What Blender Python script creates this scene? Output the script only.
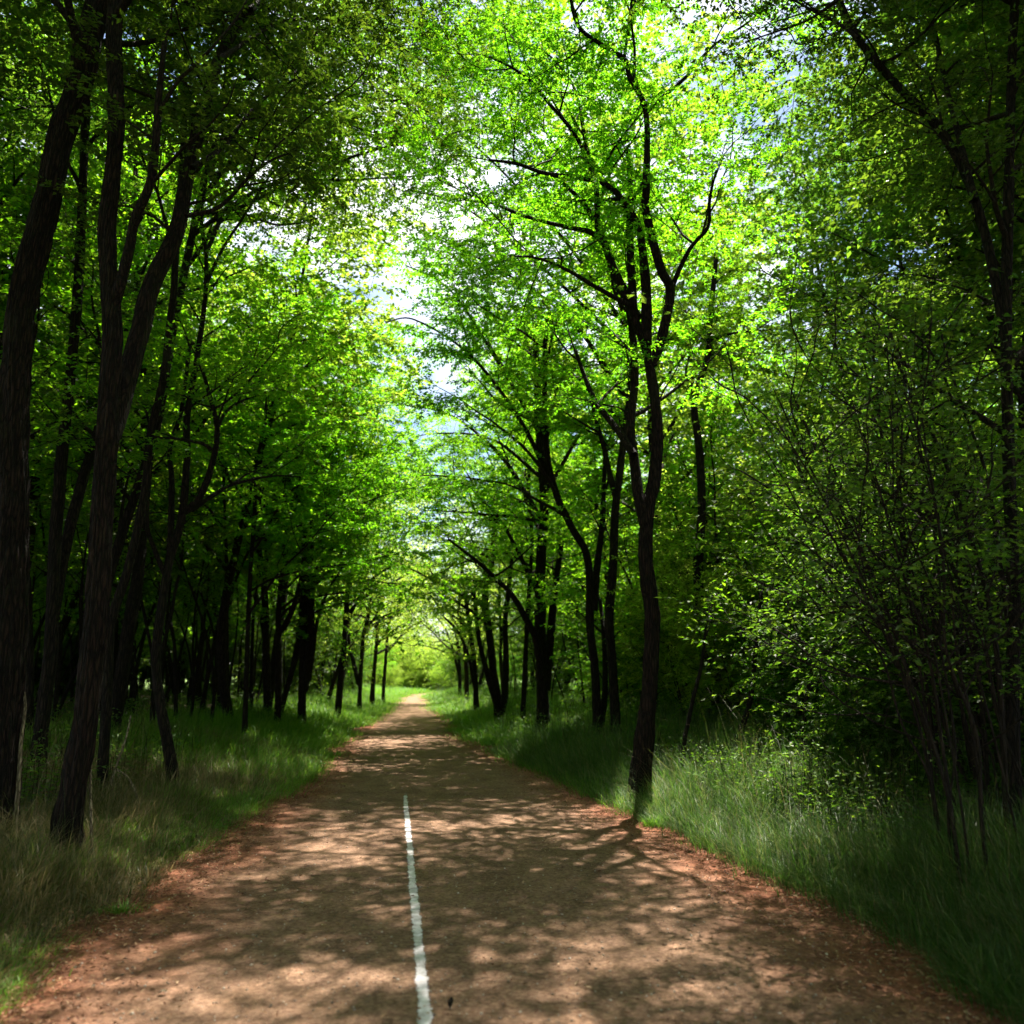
import bpy, math, random
import numpy as np

R = math.radians
sc = bpy.context.scene
for o in list(bpy.data.objects):
    bpy.data.objects.remove(o)
COL = sc.collection

# ------------------------------------------------------------------ camera
FPX = 796.0                    # focal length in pixels of a 1024 px frame
CAM_H = 1.5
PITCH = math.atan(164 / FPX)
YAW = math.atan(100 * math.cos(PITCH) / FPX)
cam_d = bpy.data.cameras.new('camera')
cam = bpy.data.objects.new('camera', cam_d)
COL.objects.link(cam)
cam_d.sensor_width = 36
cam_d.lens = 36 * FPX / 1024
cam_d.clip_start = 0.05
cam_d.clip_end = 2000
cam_d.dof.use_dof = True
cam_d.dof.focus_distance = 8.0
cam_d.dof.aperture_fstop = 1.4
cam.location = (0, 0, CAM_H)
cam.rotation_euler = (math.pi / 2 + PITCH, 0, -YAW)
sc.camera = cam

# ------------------------------------------------------------------ sky, sun, exposure
SUN_AZ, SUN_EL = 28.0, 66.0    # azimuth clockwise from the path direction (+Y)
w = bpy.data.worlds.new('World')
sc.world = w
w.use_nodes = True
nt = w.node_tree
bg = nt.nodes['Background']
sky = nt.nodes.new('ShaderNodeTexSky')
sky.sky_type = 'NISHITA'
sky.sun_disc = False
sky.sun_elevation = R(SUN_EL)
sky.sun_rotation = R(SUN_AZ)
sky.dust_density = 0.6
tc = nt.nodes.new('ShaderNodeTexCoord')
cn = nt.nodes.new('ShaderNodeTexNoise')
cn.inputs['Scale'].default_value = 2.6
cn.inputs['Detail'].default_value = 7
cn.inputs['Roughness'].default_value = 0.6
cr = nt.nodes.new('ShaderNodeValToRGB')
cr.color_ramp.elements[0].position = 0.42
cr.color_ramp.elements[1].position = 0.58
cm = nt.nodes.new('ShaderNodeMix')
cm.data_type = 'RGBA'
cm.inputs['B'].default_value = (9.5, 9.6, 9.8, 1)      # sunlit white cloud
nt.links.new(tc.outputs['Generated'], cn.inputs['Vector'])
nt.links.new(cn.outputs['Fac'], cr.inputs['Fac'])
nt.links.new(cr.outputs['Color'], cm.inputs['Factor'])
nt.links.new(sky.outputs['Color'], cm.inputs['A'])
nt.links.new(cm.outputs['Result'], bg.inputs['Color'])
bg.inputs['Strength'].default_value = 0.05

sun_d = bpy.data.lights.new('sun', 'SUN')
sun = bpy.data.objects.new('sun', sun_d)
COL.objects.link(sun)
sun_d.energy = 5.0
sun_d.angle = R(0.53)
sun_d.color = (1.0, 0.93, 0.80)
az, el = R(SUN_AZ), R(SUN_EL)
SUNV = np.array([math.sin(az) * math.cos(el), math.cos(az) * math.cos(el), math.sin(el)])
from mathutils import Vector
sun.rotation_euler = Vector(SUNV).to_track_quat('Z', 'Y').to_euler()
sun.location = (20, 30, 40)

sc.view_settings.view_transform = 'Standard'
sc.view_settings.look = 'None'
sc.view_settings.exposure = 2.25
sc.view_settings.gamma = 1
cy = sc.cycles
cy.use_denoising = True
cy.denoiser = 'OPENIMAGEDENOISE'
cy.max_bounces = 6
cy.diffuse_bounces = 4
cy.glossy_bounces = 2
cy.transmission_bounces = 4
cy.transparent_max_bounces = 4
cy.caustics_reflective = False
cy.caustics_refractive = False
cy.use_adaptive_sampling = True
cy.adaptive_threshold = 0.02
sc.render.use_persistent_data = False

# ------------------------------------------------------------------ pixel <-> world
Fv = np.array([math.sin(YAW) * math.cos(PITCH), math.cos(YAW) * math.cos(PITCH), math.sin(PITCH)])
Rv = np.array([math.cos(YAW), -math.sin(YAW), 0.0])
Uv = np.cross(Rv, Fv)


def at(px, py, Y):
    d = Fv + Rv * (px - 512) / FPX + Uv * (512 - py) / FPX
    return np.array([0, 0, CAM_H]) + d * (Y / d[1])


# ------------------------------------------------------------------ numeric helpers
def _h(x, y, z):
    n = (x * 374761393 + y * 668265263 + z * 2147483647 * 3) & 0xffffffff
    n = ((n ^ (n >> 13)) * 1274126177) & 0xffffffff
    n = n ^ (n >> 16)
    return (n & 0xffff) / 65535.0


def vnoise(x, y, z=0.0):
    x, y, z = np.broadcast_arrays(np.asarray(x, float), np.asarray(y, float), np.asarray(z, float))
    xi, yi, zi = (np.floor(a).astype(np.int64) for a in (x, y, z))
    u, v, t = x - xi, y - yi, z - zi
    u, v, t = (a * a * (3 - 2 * a) for a in (u, v, t))
    r = 0
    for a in (0, 1):
        for b in (0, 1):
            for c in (0, 1):
                r = r + _h(xi + a, yi + b, zi + c) * (u if a else 1 - u) * (v if b else 1 - v) * (t if c else 1 - t)
    return r


def norm(a):
    return a / np.maximum(np.linalg.norm(a, axis=-1, keepdims=True), 1e-9)


def smooth(a, b, x):
    t = np.clip((x - a) / (b - a), 0, 1)
    return t * t * (3 - 2 * t)


# path edges, in metres from the camera line
_Y = [-20, 3.4, 6.4, 8.6, 13, 20, 35, 58, 66, 74, 84, 100, 140]
_L = [-2.0, -1.95, -1.8, -1.72, -1.6, -1.5, -1.2, -1.1, -0.5, 1.2, 5.5, 16.0, 50.0]
_R = [2.9, 2.8, 2.62, 2.5, 2.0, 1.45, 1.15, 1.2, 2.0, 4.2, 9.5, 22.0, 60.0]


def edge_l(y):
    return np.interp(y, _Y, _L) + 0.38 * (vnoise(np.asarray(y) * 0.8, 3.3) - 0.5) + 0.10 * (vnoise(np.asarray(y) * 3.1, 8.3) - 0.5)


def edge_r(y):
    return np.interp(y, _Y, _R) + 0.38 * (vnoise(np.asarray(y) * 0.8, 13.3) - 0.5) + 0.10 * (vnoise(np.asarray(y) * 3.1, 5.3) - 0.5)


def ground_z(x, y):
    x, y = np.asarray(x, float), np.asarray(y, float)
    dl = np.interp(y, _Y, _L) - x
    dr = x - np.interp(y, _Y, _R)
    d = np.maximum(dl, dr)
    far = 1 - smooth(62, 80, y) * 0.8
    bank = smooth(0.0, 3.2, d) * (0.34 + 0.004 * np.clip(y, 0, 60)) * far
    bumps = smooth(0.1, 2.0, d) * (0.16 * (vnoise(x * 0.6, y * 0.6, 1.7) - 0.5) + 0.3 * (vnoise(x * 0.13, y * 0.13, 4.7) - 0.5))
    rise = 0.00004 * np.maximum(y - 70, 0) ** 2
    return bank + bumps + np.minimum(rise, 8)


# ------------------------------------------------------------------ materials
def mat_new(name):
    m = bpy.data.materials.new(name)
    m.use_nodes = True
    t = m.node_tree
    for n in list(t.nodes):
        t.nodes.remove(n)
    out = t.nodes.new('ShaderNodeOutputMaterial')
    return m, t, out


def ramp(t, stops, src):
    r = t.nodes.new('ShaderNodeValToRGB')
    e = r.color_ramp.elements
    while len(e) > 1:
        e.remove(e[-1])
    e[0].position, e[0].color = stops[0][0], (*stops[0][1], 1)
    for p, c in stops[1:]:
        k = e.new(p)
        k.color = (*c, 1)
    t.links.new(src, r.inputs['Fac'])
    return r.outputs['Color']


def noise(t, scale, detail=4, rough=0.6, vec=None):
    n = t.nodes.new('ShaderNodeTexNoise')
    n.inputs['Scale'].default_value = scale
    n.inputs['Detail'].default_value = detail
    n.inputs['Roughness'].default_value = rough
    if vec is not None:
        t.links.new(vec, n.inputs['Vector'])
    return n.outputs['Fac']


def mixc(t, fac, a, b, mode='MIX'):
    m = t.nodes.new('ShaderNodeMix')
    m.data_type = 'RGBA'
    m.blend_type = mode
    for k, v in (('Factor', fac), ('A', a), ('B', b)):
        s = m.inputs[k]
        if hasattr(v, 'node'):
            t.links.new(v, s)
        elif k == 'Factor':
            s.default_value = v
        else:
            s.default_value = (*v, 1)
    return m.outputs['Result']


def leaf_material(name, refl, trans, tfac=0.5, vary=0.16, rough=0.5):
    m, t, out = mat_new(name)
    g = t.nodes.new('ShaderNodeNewGeometry')
    oi = t.nodes.new('ShaderNodeObjectInfo')
    a = ramp(t, refl, g.outputs['Random Per Island'])
    b = ramp(t, trans, g.outputs['Random Per Island'])

    def tint(c):
        h = t.nodes.new('ShaderNodeHueSaturation')
        mr = t.nodes.new('ShaderNodeMapRange')
        mr.inputs['To Min'].default_value = 0.5 - vary * 0.15
        mr.inputs['To Max'].default_value = 0.5 - vary * 0.03
        t.links.new(oi.outputs['Random'], mr.inputs['Value'])
        t.links.new(mr.outputs['Result'], h.inputs['Hue'])
        t.links.new(c, h.inputs['Color'])
        mv = t.nodes.new('ShaderNodeMapRange')
        mv.inputs['To Min'].default_value = 1 - vary * 1.5
        mv.inputs['To Max'].default_value = 1 + vary * 1.5
        t.links.new(oi.outputs['Random'], mv.inputs['Value'])
        t.links.new(mv.outputs['Result'], h.inputs['Value'])
        return h.outputs['Color']
    p = t.nodes.new('ShaderNodeBsdfPrincipled')
    p.inputs['Roughness'].default_value = rough
    p.inputs['Specular IOR Level'].default_value = 0.35
    tr = t.nodes.new('ShaderNodeBsdfTranslucent')
    t.links.new(tint(a), p.inputs['Base Color'])
    t.links.new(tint(b), tr.inputs['Color'])
    mx = t.nodes.new('ShaderNodeMixShader')
    mx.inputs['Fac'].default_value = tfac
    t.links.new(p.outputs[0], mx.inputs[1])
    t.links.new(tr.outputs[0], mx.inputs[2])
    t.links.new(mx.outputs[0], out.inputs['Surface'])
    return m


def bark_material(name, dark, mid, light):
    m, t, out = mat_new(name)
    tcn = t.nodes.new('ShaderNodeTexCoord')
    mp = t.nodes.new('ShaderNodeMapping')
    mp.inputs['Scale'].default_value = (1, 1, 0.13)
    t.links.new(tcn.outputs['Object'], mp.inputs['Vector'])
    n0 = t.nodes.new('ShaderNodeTexNoise')
    n0.inputs['Scale'].default_value = 9
    n0.inputs['Detail'].default_value = 4
    t.links.new(mp.outputs['Vector'], n0.inputs['Vector'])
    warp = t.nodes.new('ShaderNodeVectorMath')
    warp.operation = 'MULTIPLY_ADD'
    t.links.new(n0.outputs['Color'], warp.inputs[0])
    warp.inputs[1].default_value = (0.07, 0.07, 0.07)
    t.links.new(mp.outputs['Vector'], warp.inputs[2])
    vo = t.nodes.new('ShaderNodeTexVoronoi')
    vo.feature = 'DISTANCE_TO_EDGE'
    vo.inputs['Scale'].default_value = 34
    t.links.new(warp.outputs['Vector'], vo.inputs['Vector'])
    plate = ramp(t, [(0.0, (0, 0, 0)), (0.16, (0.75, 0.75, 0.75)), (0.5, (1, 1, 1))], vo.outputs['Distance'])
    fine = noise(t, 70, 6, 0.7, mp.outputs['Vector'])
    n1m = t.nodes.new('ShaderNodeMath')
    n1m.operation = 'MULTIPLY'
    t.links.new(plate, n1m.inputs[0])
    t.links.new(fine, n1m.inputs[1])
    n1 = n1m.outputs[0]
    n2 = noise(t, 1.7, 5, 0.6, tcn.outputs['Object'])
    c = ramp(t, [(0.10, dark), (0.36, mid), (0.66, light)], n1)
    moss = ramp(t, [(0.56, (0, 0, 0)), (0.72, (0.7, 0.7, 0.7))], n2)
    c = mixc(t, moss, c, tuple(0.35 * a + 0.65 * b for a, b in zip(mid, (0.030, 0.034, 0.018))))
    p = t.nodes.new('ShaderNodeBsdfPrincipled')
    p.inputs['Roughness'].default_value = 0.9
    p.inputs['Specular IOR Level'].default_value = 0.2
    t.links.new(c, p.inputs['Base Color'])
    b = t.nodes.new('ShaderNodeBump')
    b.inputs['Strength'].default_value = 1.0
    b.inputs['Distance'].default_value = 0.05
    t.links.new(n1, b.inputs['Height'])
    t.links.new(b.outputs['Normal'], p.inputs['Normal'])
    t.links.new(p.outputs[0], out.inputs['Surface'])
    return m


M_LEAF = leaf_material('green_leaf',
                       [(0, (0.022, 0.085, 0.006)), (0.5, (0.040, 0.130, 0.009)), (1, (0.075, 0.175, 0.014))],
                       [(0, (0.10, 0.40, 0.006)), (0.5, (0.18, 0.53, 0.009)), (1, (0.29, 0.61, 0.018))], 0.58)
M_FRESH_LIT = leaf_material('fresh_lit_leaf',  # fresh green with sun glow put into the colour, for tunnel and midground leaves
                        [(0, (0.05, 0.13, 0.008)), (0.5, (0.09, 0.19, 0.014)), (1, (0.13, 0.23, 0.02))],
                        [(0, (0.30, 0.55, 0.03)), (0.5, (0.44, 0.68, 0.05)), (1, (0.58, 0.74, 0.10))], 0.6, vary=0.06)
M_OLIVE = leaf_material('olive_leaf',
                        [(0, (0.050, 0.085, 0.012)), (0.5, (0.085, 0.130, 0.018)), (1, (0.11, 0.17, 0.025))],
                        [(0, (0.17, 0.34, 0.015)), (0.5, (0.27, 0.46, 0.025)), (1, (0.36, 0.52, 0.05))], 0.58, vary=0.08)
M_DEEP_SHADE = leaf_material('deep_green_shade_leaf',  # deep green; shade is put into this leaf colour to darken crowns
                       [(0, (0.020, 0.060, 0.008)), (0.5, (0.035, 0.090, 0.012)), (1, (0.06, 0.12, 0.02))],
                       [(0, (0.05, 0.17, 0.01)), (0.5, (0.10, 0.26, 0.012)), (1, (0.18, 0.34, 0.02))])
M_GRASS = leaf_material('fresh_grass',
                        [(0, (0.045, 0.130, 0.012)), (0.6, (0.085, 0.200, 0.022)), (1, (0.15, 0.24, 0.04))],
                        [(0, (0.10, 0.30, 0.015)), (0.6, (0.20, 0.42, 0.02)), (1, (0.32, 0.46, 0.05))], 0.4, 0)
M_TALL = leaf_material('tall_grass_blade',
                       [(0, (0.022, 0.058, 0.014)), (0.55, (0.042, 0.095, 0.022)), (0.85, (0.085, 0.125, 0.04)), (1, (0.22, 0.20, 0.10))],
                       [(0, (0.06, 0.18, 0.015)), (0.6, (0.11, 0.26, 0.02)), (1, (0.28, 0.29, 0.08))], 0.35, 0)
M_DRY = leaf_material('dry_grass_blade',
                      [(0, (0.030, 0.050, 0.012)), (0.35, (0.065, 0.070, 0.024)), (0.65, (0.15, 0.115, 0.052)), (1, (0.27, 0.20, 0.11))],
                      [(0, (0.06, 0.12, 0.015)), (0.5, (0.14, 0.14, 0.03)), (1, (0.34, 0.26, 0.12))], 0.35, 0)
M_LITTER = leaf_material('dead_leaf',
                         [(0, (0.09, 0.040, 0.022)), (0.4, (0.18, 0.085, 0.045)), (0.8, (0.28, 0.15, 0.08)), (1, (0.42, 0.30, 0.19))],
                         [(0, (0.10, 0.05, 0.02)), (1, (0.25, 0.15, 0.06))], 0.12, 0, 0.8)
M_BARK = bark_material('dark_bark', (0.004, 0.003, 0.002), (0.013, 0.009, 0.006), (0.042, 0.028, 0.020))
M_BARK_RED = bark_material('reddish_bark', (0.004, 0.003, 0.002), (0.014, 0.008, 0.006), (0.055, 0.032, 0.023))
M_TWIG = bark_material('twig_bark', (0.011, 0.008, 0.006), (0.024, 0.017, 0.011), (0.05, 0.036, 0.024))
M_DEAD = bark_material('bleached_stem', (0.10, 0.08, 0.05), (0.22, 0.18, 0.12), (0.38, 0.32, 0.22))


def ground_material():
    m, t, out = mat_new('woodland_soil')
    tcn = t.nodes.new('ShaderNodeTexCoord')
    n1 = noise(t, 0.8, 5, 0.6, tcn.outputs['Object'])
    n2 = noise(t, 22, 6, 0.7, tcn.outputs['Object'])
    soil = ramp(t, [(0.3, (0.035, 0.022, 0.013)), (0.5, (0.085, 0.050, 0.030)), (0.72, (0.16, 0.095, 0.055))], n2)
    moss = ramp(t, [(0.3, (0.015, 0.030, 0.008)), (0.7, (0.055, 0.085, 0.022))], n2)
    c = mixc(t, ramp(t, [(0.44, (0, 0, 0)), (0.58, (1, 1, 1))], n1), soil, moss)
    # beyond the wood the clearing is open turf
    sx = t.nodes.new('ShaderNodeSeparateXYZ')
    t.links.new(tcn.outputs['Object'], sx.inputs[0])
    mr = t.nodes.new('ShaderNodeMapRange')
    mr.inputs['From Min'].default_value = 52
    mr.inputs['From Max'].default_value = 66
    t.links.new(sx.outputs['Y'], mr.inputs['Value'])
    turf = ramp(t, [(0.3, (0.07, 0.14, 0.02)), (0.7, (0.16, 0.24, 0.05))], n2)
    c = mixc(t, mr.outputs['Result'], c, turf)
    p = t.nodes.new('ShaderNodeBsdfPrincipled')
    p.inputs['Roughness'].default_value = 0.95
    t.links.new(c, p.inputs['Base Color'])
    b = t.nodes.new('ShaderNodeBump')
    b.inputs['Strength'].default_value = 0.8
    b.inputs['Distance'].default_value = 0.03
    t.links.new(n2, b.inputs['Height'])
    t.links.new(b.outputs['Normal'], p.inputs['Normal'])
    t.links.new(p.outputs[0], out.inputs['Surface'])
    return m


def path_material():
    m, t, out = mat_new('trodden_dirt')
    tcn = t.nodes.new('ShaderNodeTexCoord')
    at_ = t.nodes.new('ShaderNodeAttribute')
    at_.attribute_name = 'across'
    n1 = noise(t, 1.1, 5, 0.6, tcn.outputs['Object'])
    n2 = noise(t, 34, 8, 0.72, tcn.outputs['Object'])
    n3 = noise(t, 110, 4, 0.7, tcn.outputs['Object'])
    mid = ramp(t, [(0.28, (0.072, 0.041, 0.026)), (0.5, (0.185, 0.108, 0.069)), (0.72, (0.34, 0.215, 0.145))], n2)
    red = ramp(t, [(0.28, (0.062, 0.022, 0.012)), (0.5, (0.175, 0.066, 0.036)), (0.72, (0.33, 0.140, 0.080))], n2)
    ad = t.nodes.new('ShaderNodeMath')
    ad.operation = 'ADD'
    t.links.new(at_.outputs['Fac'], ad.inputs[0])
    mu = t.nodes.new('ShaderNodeMath')
    mu.operation = 'MULTIPLY_ADD'
    t.links.new(n1, mu.inputs[0])
    mu.inputs[1].default_value = 0.9
    mu.inputs[2].default_value = -0.45
    t.links.new(mu.outputs[0], ad.inputs[1])
    f = ramp(t, [(0.28, (0, 0, 0)), (0.78, (1, 1, 1))], ad.outputs[0])
    c = mixc(t, f, mid, red)
    n4 = noise(t, 2.3, 6, 0.65, tcn.outputs['Object'])
    c = mixc(t, 1.0, c, ramp(t, [(0.3, (0.62, 0.60, 0.58)), (0.5, (1, 1, 1)), (0.72, (1.3, 1.27, 1.22))], n4), 'MULTIPLY')
    peb = t.nodes.new('ShaderNodeTexVoronoi')
    peb.inputs['Scale'].default_value = 42
    t.links.new(tcn.outputs['Object'], peb.inputs['Vector'])
    pc = ramp(t, [(0.0, (0.75, 0.75, 0.75)), (0.5, (1, 1, 1)), (1.0, (1.35, 1.3, 1.25))], peb.outputs['Color'])
    c = mixc(t, 0.55, c, pc, 'MULTIPLY')
    p = t.nodes.new('ShaderNodeBsdfPrincipled')
    p.inputs['Roughness'].default_value = 0.95
    p.inputs['Specular IOR Level'].default_value = 0.2
    t.links.new(c, p.inputs['Base Color'])
    hs = t.nodes.new('ShaderNodeMath')
    hs.operation = 'ADD'
    t.links.new(n2, hs.inputs[0])
    t.links.new(n3, hs.inputs[1])
    b = t.nodes.new('ShaderNodeBump')
    b.inputs['Strength'].default_value = 0.8
    b.inputs['Distance'].default_value = 0.018
    t.links.new(hs.outputs[0], b.inputs['Height'])
    t.links.new(b.outputs['Normal'], p.inputs['Normal'])
    t.links.new(p.outputs[0], out.inputs['Surface'])
    return m


def paint_material():
    m, t, out = mat_new('worn_white_paint')
    tcn = t.nodes.new('ShaderNodeTexCoord')
    n1 = noise(t, 4, 4, 0.6, tcn.outputs['Object'])
    n2 = noise(t, 75, 6, 0.75, tcn.outputs['Object'])
    n3 = noise(t, 18, 3, 0.6, tcn.outputs['Object'])
    wear = t.nodes.new('ShaderNodeAttribute')
    wear.attribute_name = 'wear'

    def math(op, a, b):
        q = t.nodes.new('ShaderNodeMath')
        q.operation = op
        for k_, v in enumerate((a, b)):
            if hasattr(v, 'node'):
                t.links.new(v, q.inputs[k_])
            else:
                q.inputs[k_].default_value = v
        return q.outputs[0]
    sm = math('ADD', math('ADD', math('MULTIPLY', n1, 0.35), math('MULTIPLY', n2, 0.65)), math('MULTIPLY', wear.outputs['Fac'], -0.30))
    alpha = ramp(t, [(0.36, (0, 0, 0)), (0.43, (1, 1, 1))], sm)
    c = ramp(t, [(0.30, (0.34, 0.30, 0.31)), (0.55, (0.56, 0.52, 0.56)), (0.75, (0.72, 0.69, 0.74))], n3)
    p = t.nodes.new('ShaderNodeBsdfPrincipled')
    p.inputs['Roughness'].default_value = 0.85
    t.links.new(c, p.inputs['Base Color'])
    b = t.nodes.new('ShaderNodeBump')
    b.inputs['Strength'].default_value = 0.6
    b.inputs['Distance'].default_value = 0.006
    t.links.new(n2, b.inputs['Height'])
    t.links.new(b.outputs['Normal'], p.inputs['Normal'])
    tr = t.nodes.new('ShaderNodeBsdfTransparent')
    mx = t.nodes.new('ShaderNodeMixShader')
    t.links.new(alpha, mx.inputs['Fac'])
    t.links.new(tr.outputs[0], mx.inputs[1])
    t.links.new(p.outputs[0], mx.inputs[2])
    t.links.new(mx.outputs[0], out.inputs['Surface'])
    return m


# ------------------------------------------------------------------ mesh helpers
def fast_mesh(name, V, faces, mats, midx=None, smooth_faces=None):
    """faces: list of int arrays, each (n, k) with its own k"""
    me = bpy.data.meshes.new(name)
    V = np.asarray(V, np.float32)
    me.vertices.add(len(V))
    me.vertices.foreach_set('co', V.ravel())
    nl = sum(f.size for f in faces)
    nf = sum(len(f) for f in faces)
    loops = np.concatenate([f.ravel() for f in faces]).astype(np.int32)
    counts = np.concatenate([np.full(len(f), f.shape[1], np.int32) for f in faces])
    starts = np.concatenate([[0], np.cumsum(counts)[:-1]]).astype(np.int32)
    me.loops.add(nl)
    me.loops.foreach_set('vertex_index', loops)
    me.polygons.add(nf)
    me.polygons.foreach_set('loop_start', starts)
    me.polygons.foreach_set('loop_total', counts)
    for m in mats:
        me.materials.append(m)
    if midx is not None:
        me.polygons.foreach_set('material_index', np.asarray(midx, np.int32))
    if smooth_faces is not None:
        me.polygons.foreach_set('use_smooth', np.asarray(smooth_faces, bool))
    me.update(calc_edges=True)
    me.validate()
    return me


class MB:
    def __init__(self):
        self.V, self.F, self.M, self.S, self.n = [], [], [], [], 0

    def add(self, V, faces, mi=0, sm=True):
        for f in faces:
            self.F.append(f + self.n)
            self.M.append(np.full(len(f), mi))
            self.S.append(np.full(len(f), sm))
        self.V.append(V)
        self.n += len(V)

    def tube(self, pts, rad, k=6, mi=0, rough=0.0, seed=0.0, flare=0.0):
        pts = np.asarray(pts, float)
        rad = np.asarray(rad, float)
        n = len(pts)
        T = norm(np.gradient(pts, axis=0))
        ref = np.array([1.0, 0, 0]) if abs(T[0][0]) < 0.8 else np.array([0, 1.0, 0])
        A = norm(ref - T * (T @ ref)[:, None])
        for i in range(1, n):                                   # parallel transport
            a = A[i - 1] - T[i] * (A[i - 1] @ T[i])
            A[i] = a / max(np.linalg.norm(a), 1e-6)
        B = np.cross(T, A)
        th = np.linspace(0, 2 * np.pi, k, endpoint=False)
        rr = np.repeat(rad[:, None], k, 1)
        if rough:
            s = np.concatenate([[0], np.cumsum(np.linalg.norm(np.diff(pts, axis=0), axis=1))])[:, None]
            c, d = np.cos(th)[None], np.sin(th)[None]
            tw = s * 0.25
            c2, d2 = np.cos(th[None] + tw), np.sin(th[None] + tw)
            f = 6.5
            r1 = np.abs(vnoise(c2 * f + seed, d2 * f, s * 2.2) - 0.5) * 2
            r2 = np.abs(vnoise(c2 * f * 2.1 + seed, d2 * f * 2.1, s * 4.5 + 7) - 0.5) * 2
            lump = vnoise(c * 1.3 + seed + 3, d * 1.3, s * 1.3) - 0.5
            rr = rr * (1 + rough * (1.5 * r1 + 0.8 * r2 - 1.0) + 0.28 * lump)
            if flare:
                lobes = 0.55 + 0.45 * np.cos(th[None] * 5 + seed * 9 + lump * 4)
                rr = rr * (1 + flare * np.exp(-np.maximum(s - 0.1, 0) / 0.22) * lobes)
        V = pts[:, None] + rr[..., None] * (A[:, None] * np.cos(th)[None, :, None] + B[:, None] * np.sin(th)[None, :, None])
        i = np.arange(n - 1)[:, None] * k
        j = np.arange(k)[None]
        j2 = (j + 1) % k
        q = np.stack([i + j, i + j2, i + k + j2, i + k + j], -1).reshape(-1, 4)
        cap = np.arange((n - 1) * k, n * k)[None]
        self.add(V.reshape(-1, 3), [q, cap], mi, True)

    def tubes_many(self, P, r0, r1, k=3, mi=0):
        """P (N, s, 3): many thin twigs at once"""
        N, s, _ = P.shape
        T = norm(P[:, -1] - P[:, 0])
        ref = np.where(np.abs(T[:, 2:3]) < 0.8, [[0, 0, 1.0]], [[1.0, 0, 0]])
        A = norm(np.cross(T, ref))
        B = np.cross(T, A)
        th = np.linspace(0, 2 * np.pi, k, endpoint=False)
        rr = np.linspace(0, 1, s)[None] * (r1 - r0)[:, None] + r0[:, None]
        ring = A[:, None] * np.cos(th)[None, :, None] + B[:, None] * np.sin(th)[None, :, None]
        V = P[:, :, None] + rr[:, :, None, None] * ring[:, None]
        b = (np.arange(N) * s * k)[:, None, None]
        i = (np.arange(s - 1) * k)[None, :, None]
        j = np.arange(k)[None, None]
        j2 = (j + 1) % k
        q = np.stack([b + i + j, b + i + j2, b + i + k + j2, b + i + k + j], -1).reshape(-1, 4)
        self.add(V.reshape(-1, 3), [q], mi, True)

    def leaves(self, pos, ax, nor, ln, wd, mi=0, curl=0.16):
        side = norm(np.cross(ax, nor))
        nor = np.cross(side, ax)
        l, w_ = ln[:, None], wd[:, None]
        a = pos
        b = pos + ax * l * 0.42 + side * w_ * 0.5 + nor * w_ * curl
        c = pos + ax * l - nor * l * 0.14
        d = pos + ax * l * 0.42 - side * w_ * 0.5 + nor * w_ * curl
        V = np.stack([a, b, c, d], 1).reshape(-1, 3)
        q = np.arange(len(pos) * 4).reshape(-1, 4)
        self.add(V, [q], mi, False)

    def build(self, name, mats, parent=None, origin=None):
        V = np.concatenate(self.V)
        if origin is not None:
            V = V - np.asarray(origin)
        ks = {}
        me = fast_mesh(name, V, self.F, mats, np.concatenate(self.M), np.concatenate(self.S))
        o = bpy.data.objects.new(name, me)
        COL.objects.link(o)
        if parent is not None:
            o.parent = parent
        return o


def resample(pts, step):
    """Catmull-Rom through pts (n, d), then even spacing"""
    pts = np.asarray(pts, float)
    P = np.vstack([2 * pts[0] - pts[1], pts, 2 * pts[-1] - pts[-2]])
    out = []
    for i in range(1, len(P) - 2):
        t = np.linspace(0, 1, 12, endpoint=False)[:, None]
        a, b, c, d = P[i - 1], P[i], P[i + 1], P[i + 2]
        out.append(0.5 * (2 * b + (c - a) * t + (2 * a - 5 * b + 4 * c - d) * t ** 2 + (3 * b - a - 3 * c + d) * t ** 3))
    out = np.vstack(out + [pts[-1:]])
    s = np.concatenate([[0], np.cumsum(np.linalg.norm(np.diff(out[:, :3], axis=0), axis=1))])
    n = max(3, int(s[-1] / step) + 1)
    q = np.linspace(0, s[-1], n)
    return np.stack([np.interp(q, s, out[:, k]) for k in range(out.shape[1])], 1)


def wander(rng, p, d, length, n, up=0.0, jit=0.22):
    p = np.array(p, float)
    d = np.array(d, float)
    d /= np.linalg.norm(d)
    pts = [p]
    st = length / (n - 1)
    for i in range(n - 1):
        d = d + rng.normal(0, jit, 3)
        d[2] += up
        d = d / np.linalg.norm(d)
        p = p + d * st
        pts.append(p)
    return np.array(pts)


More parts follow.
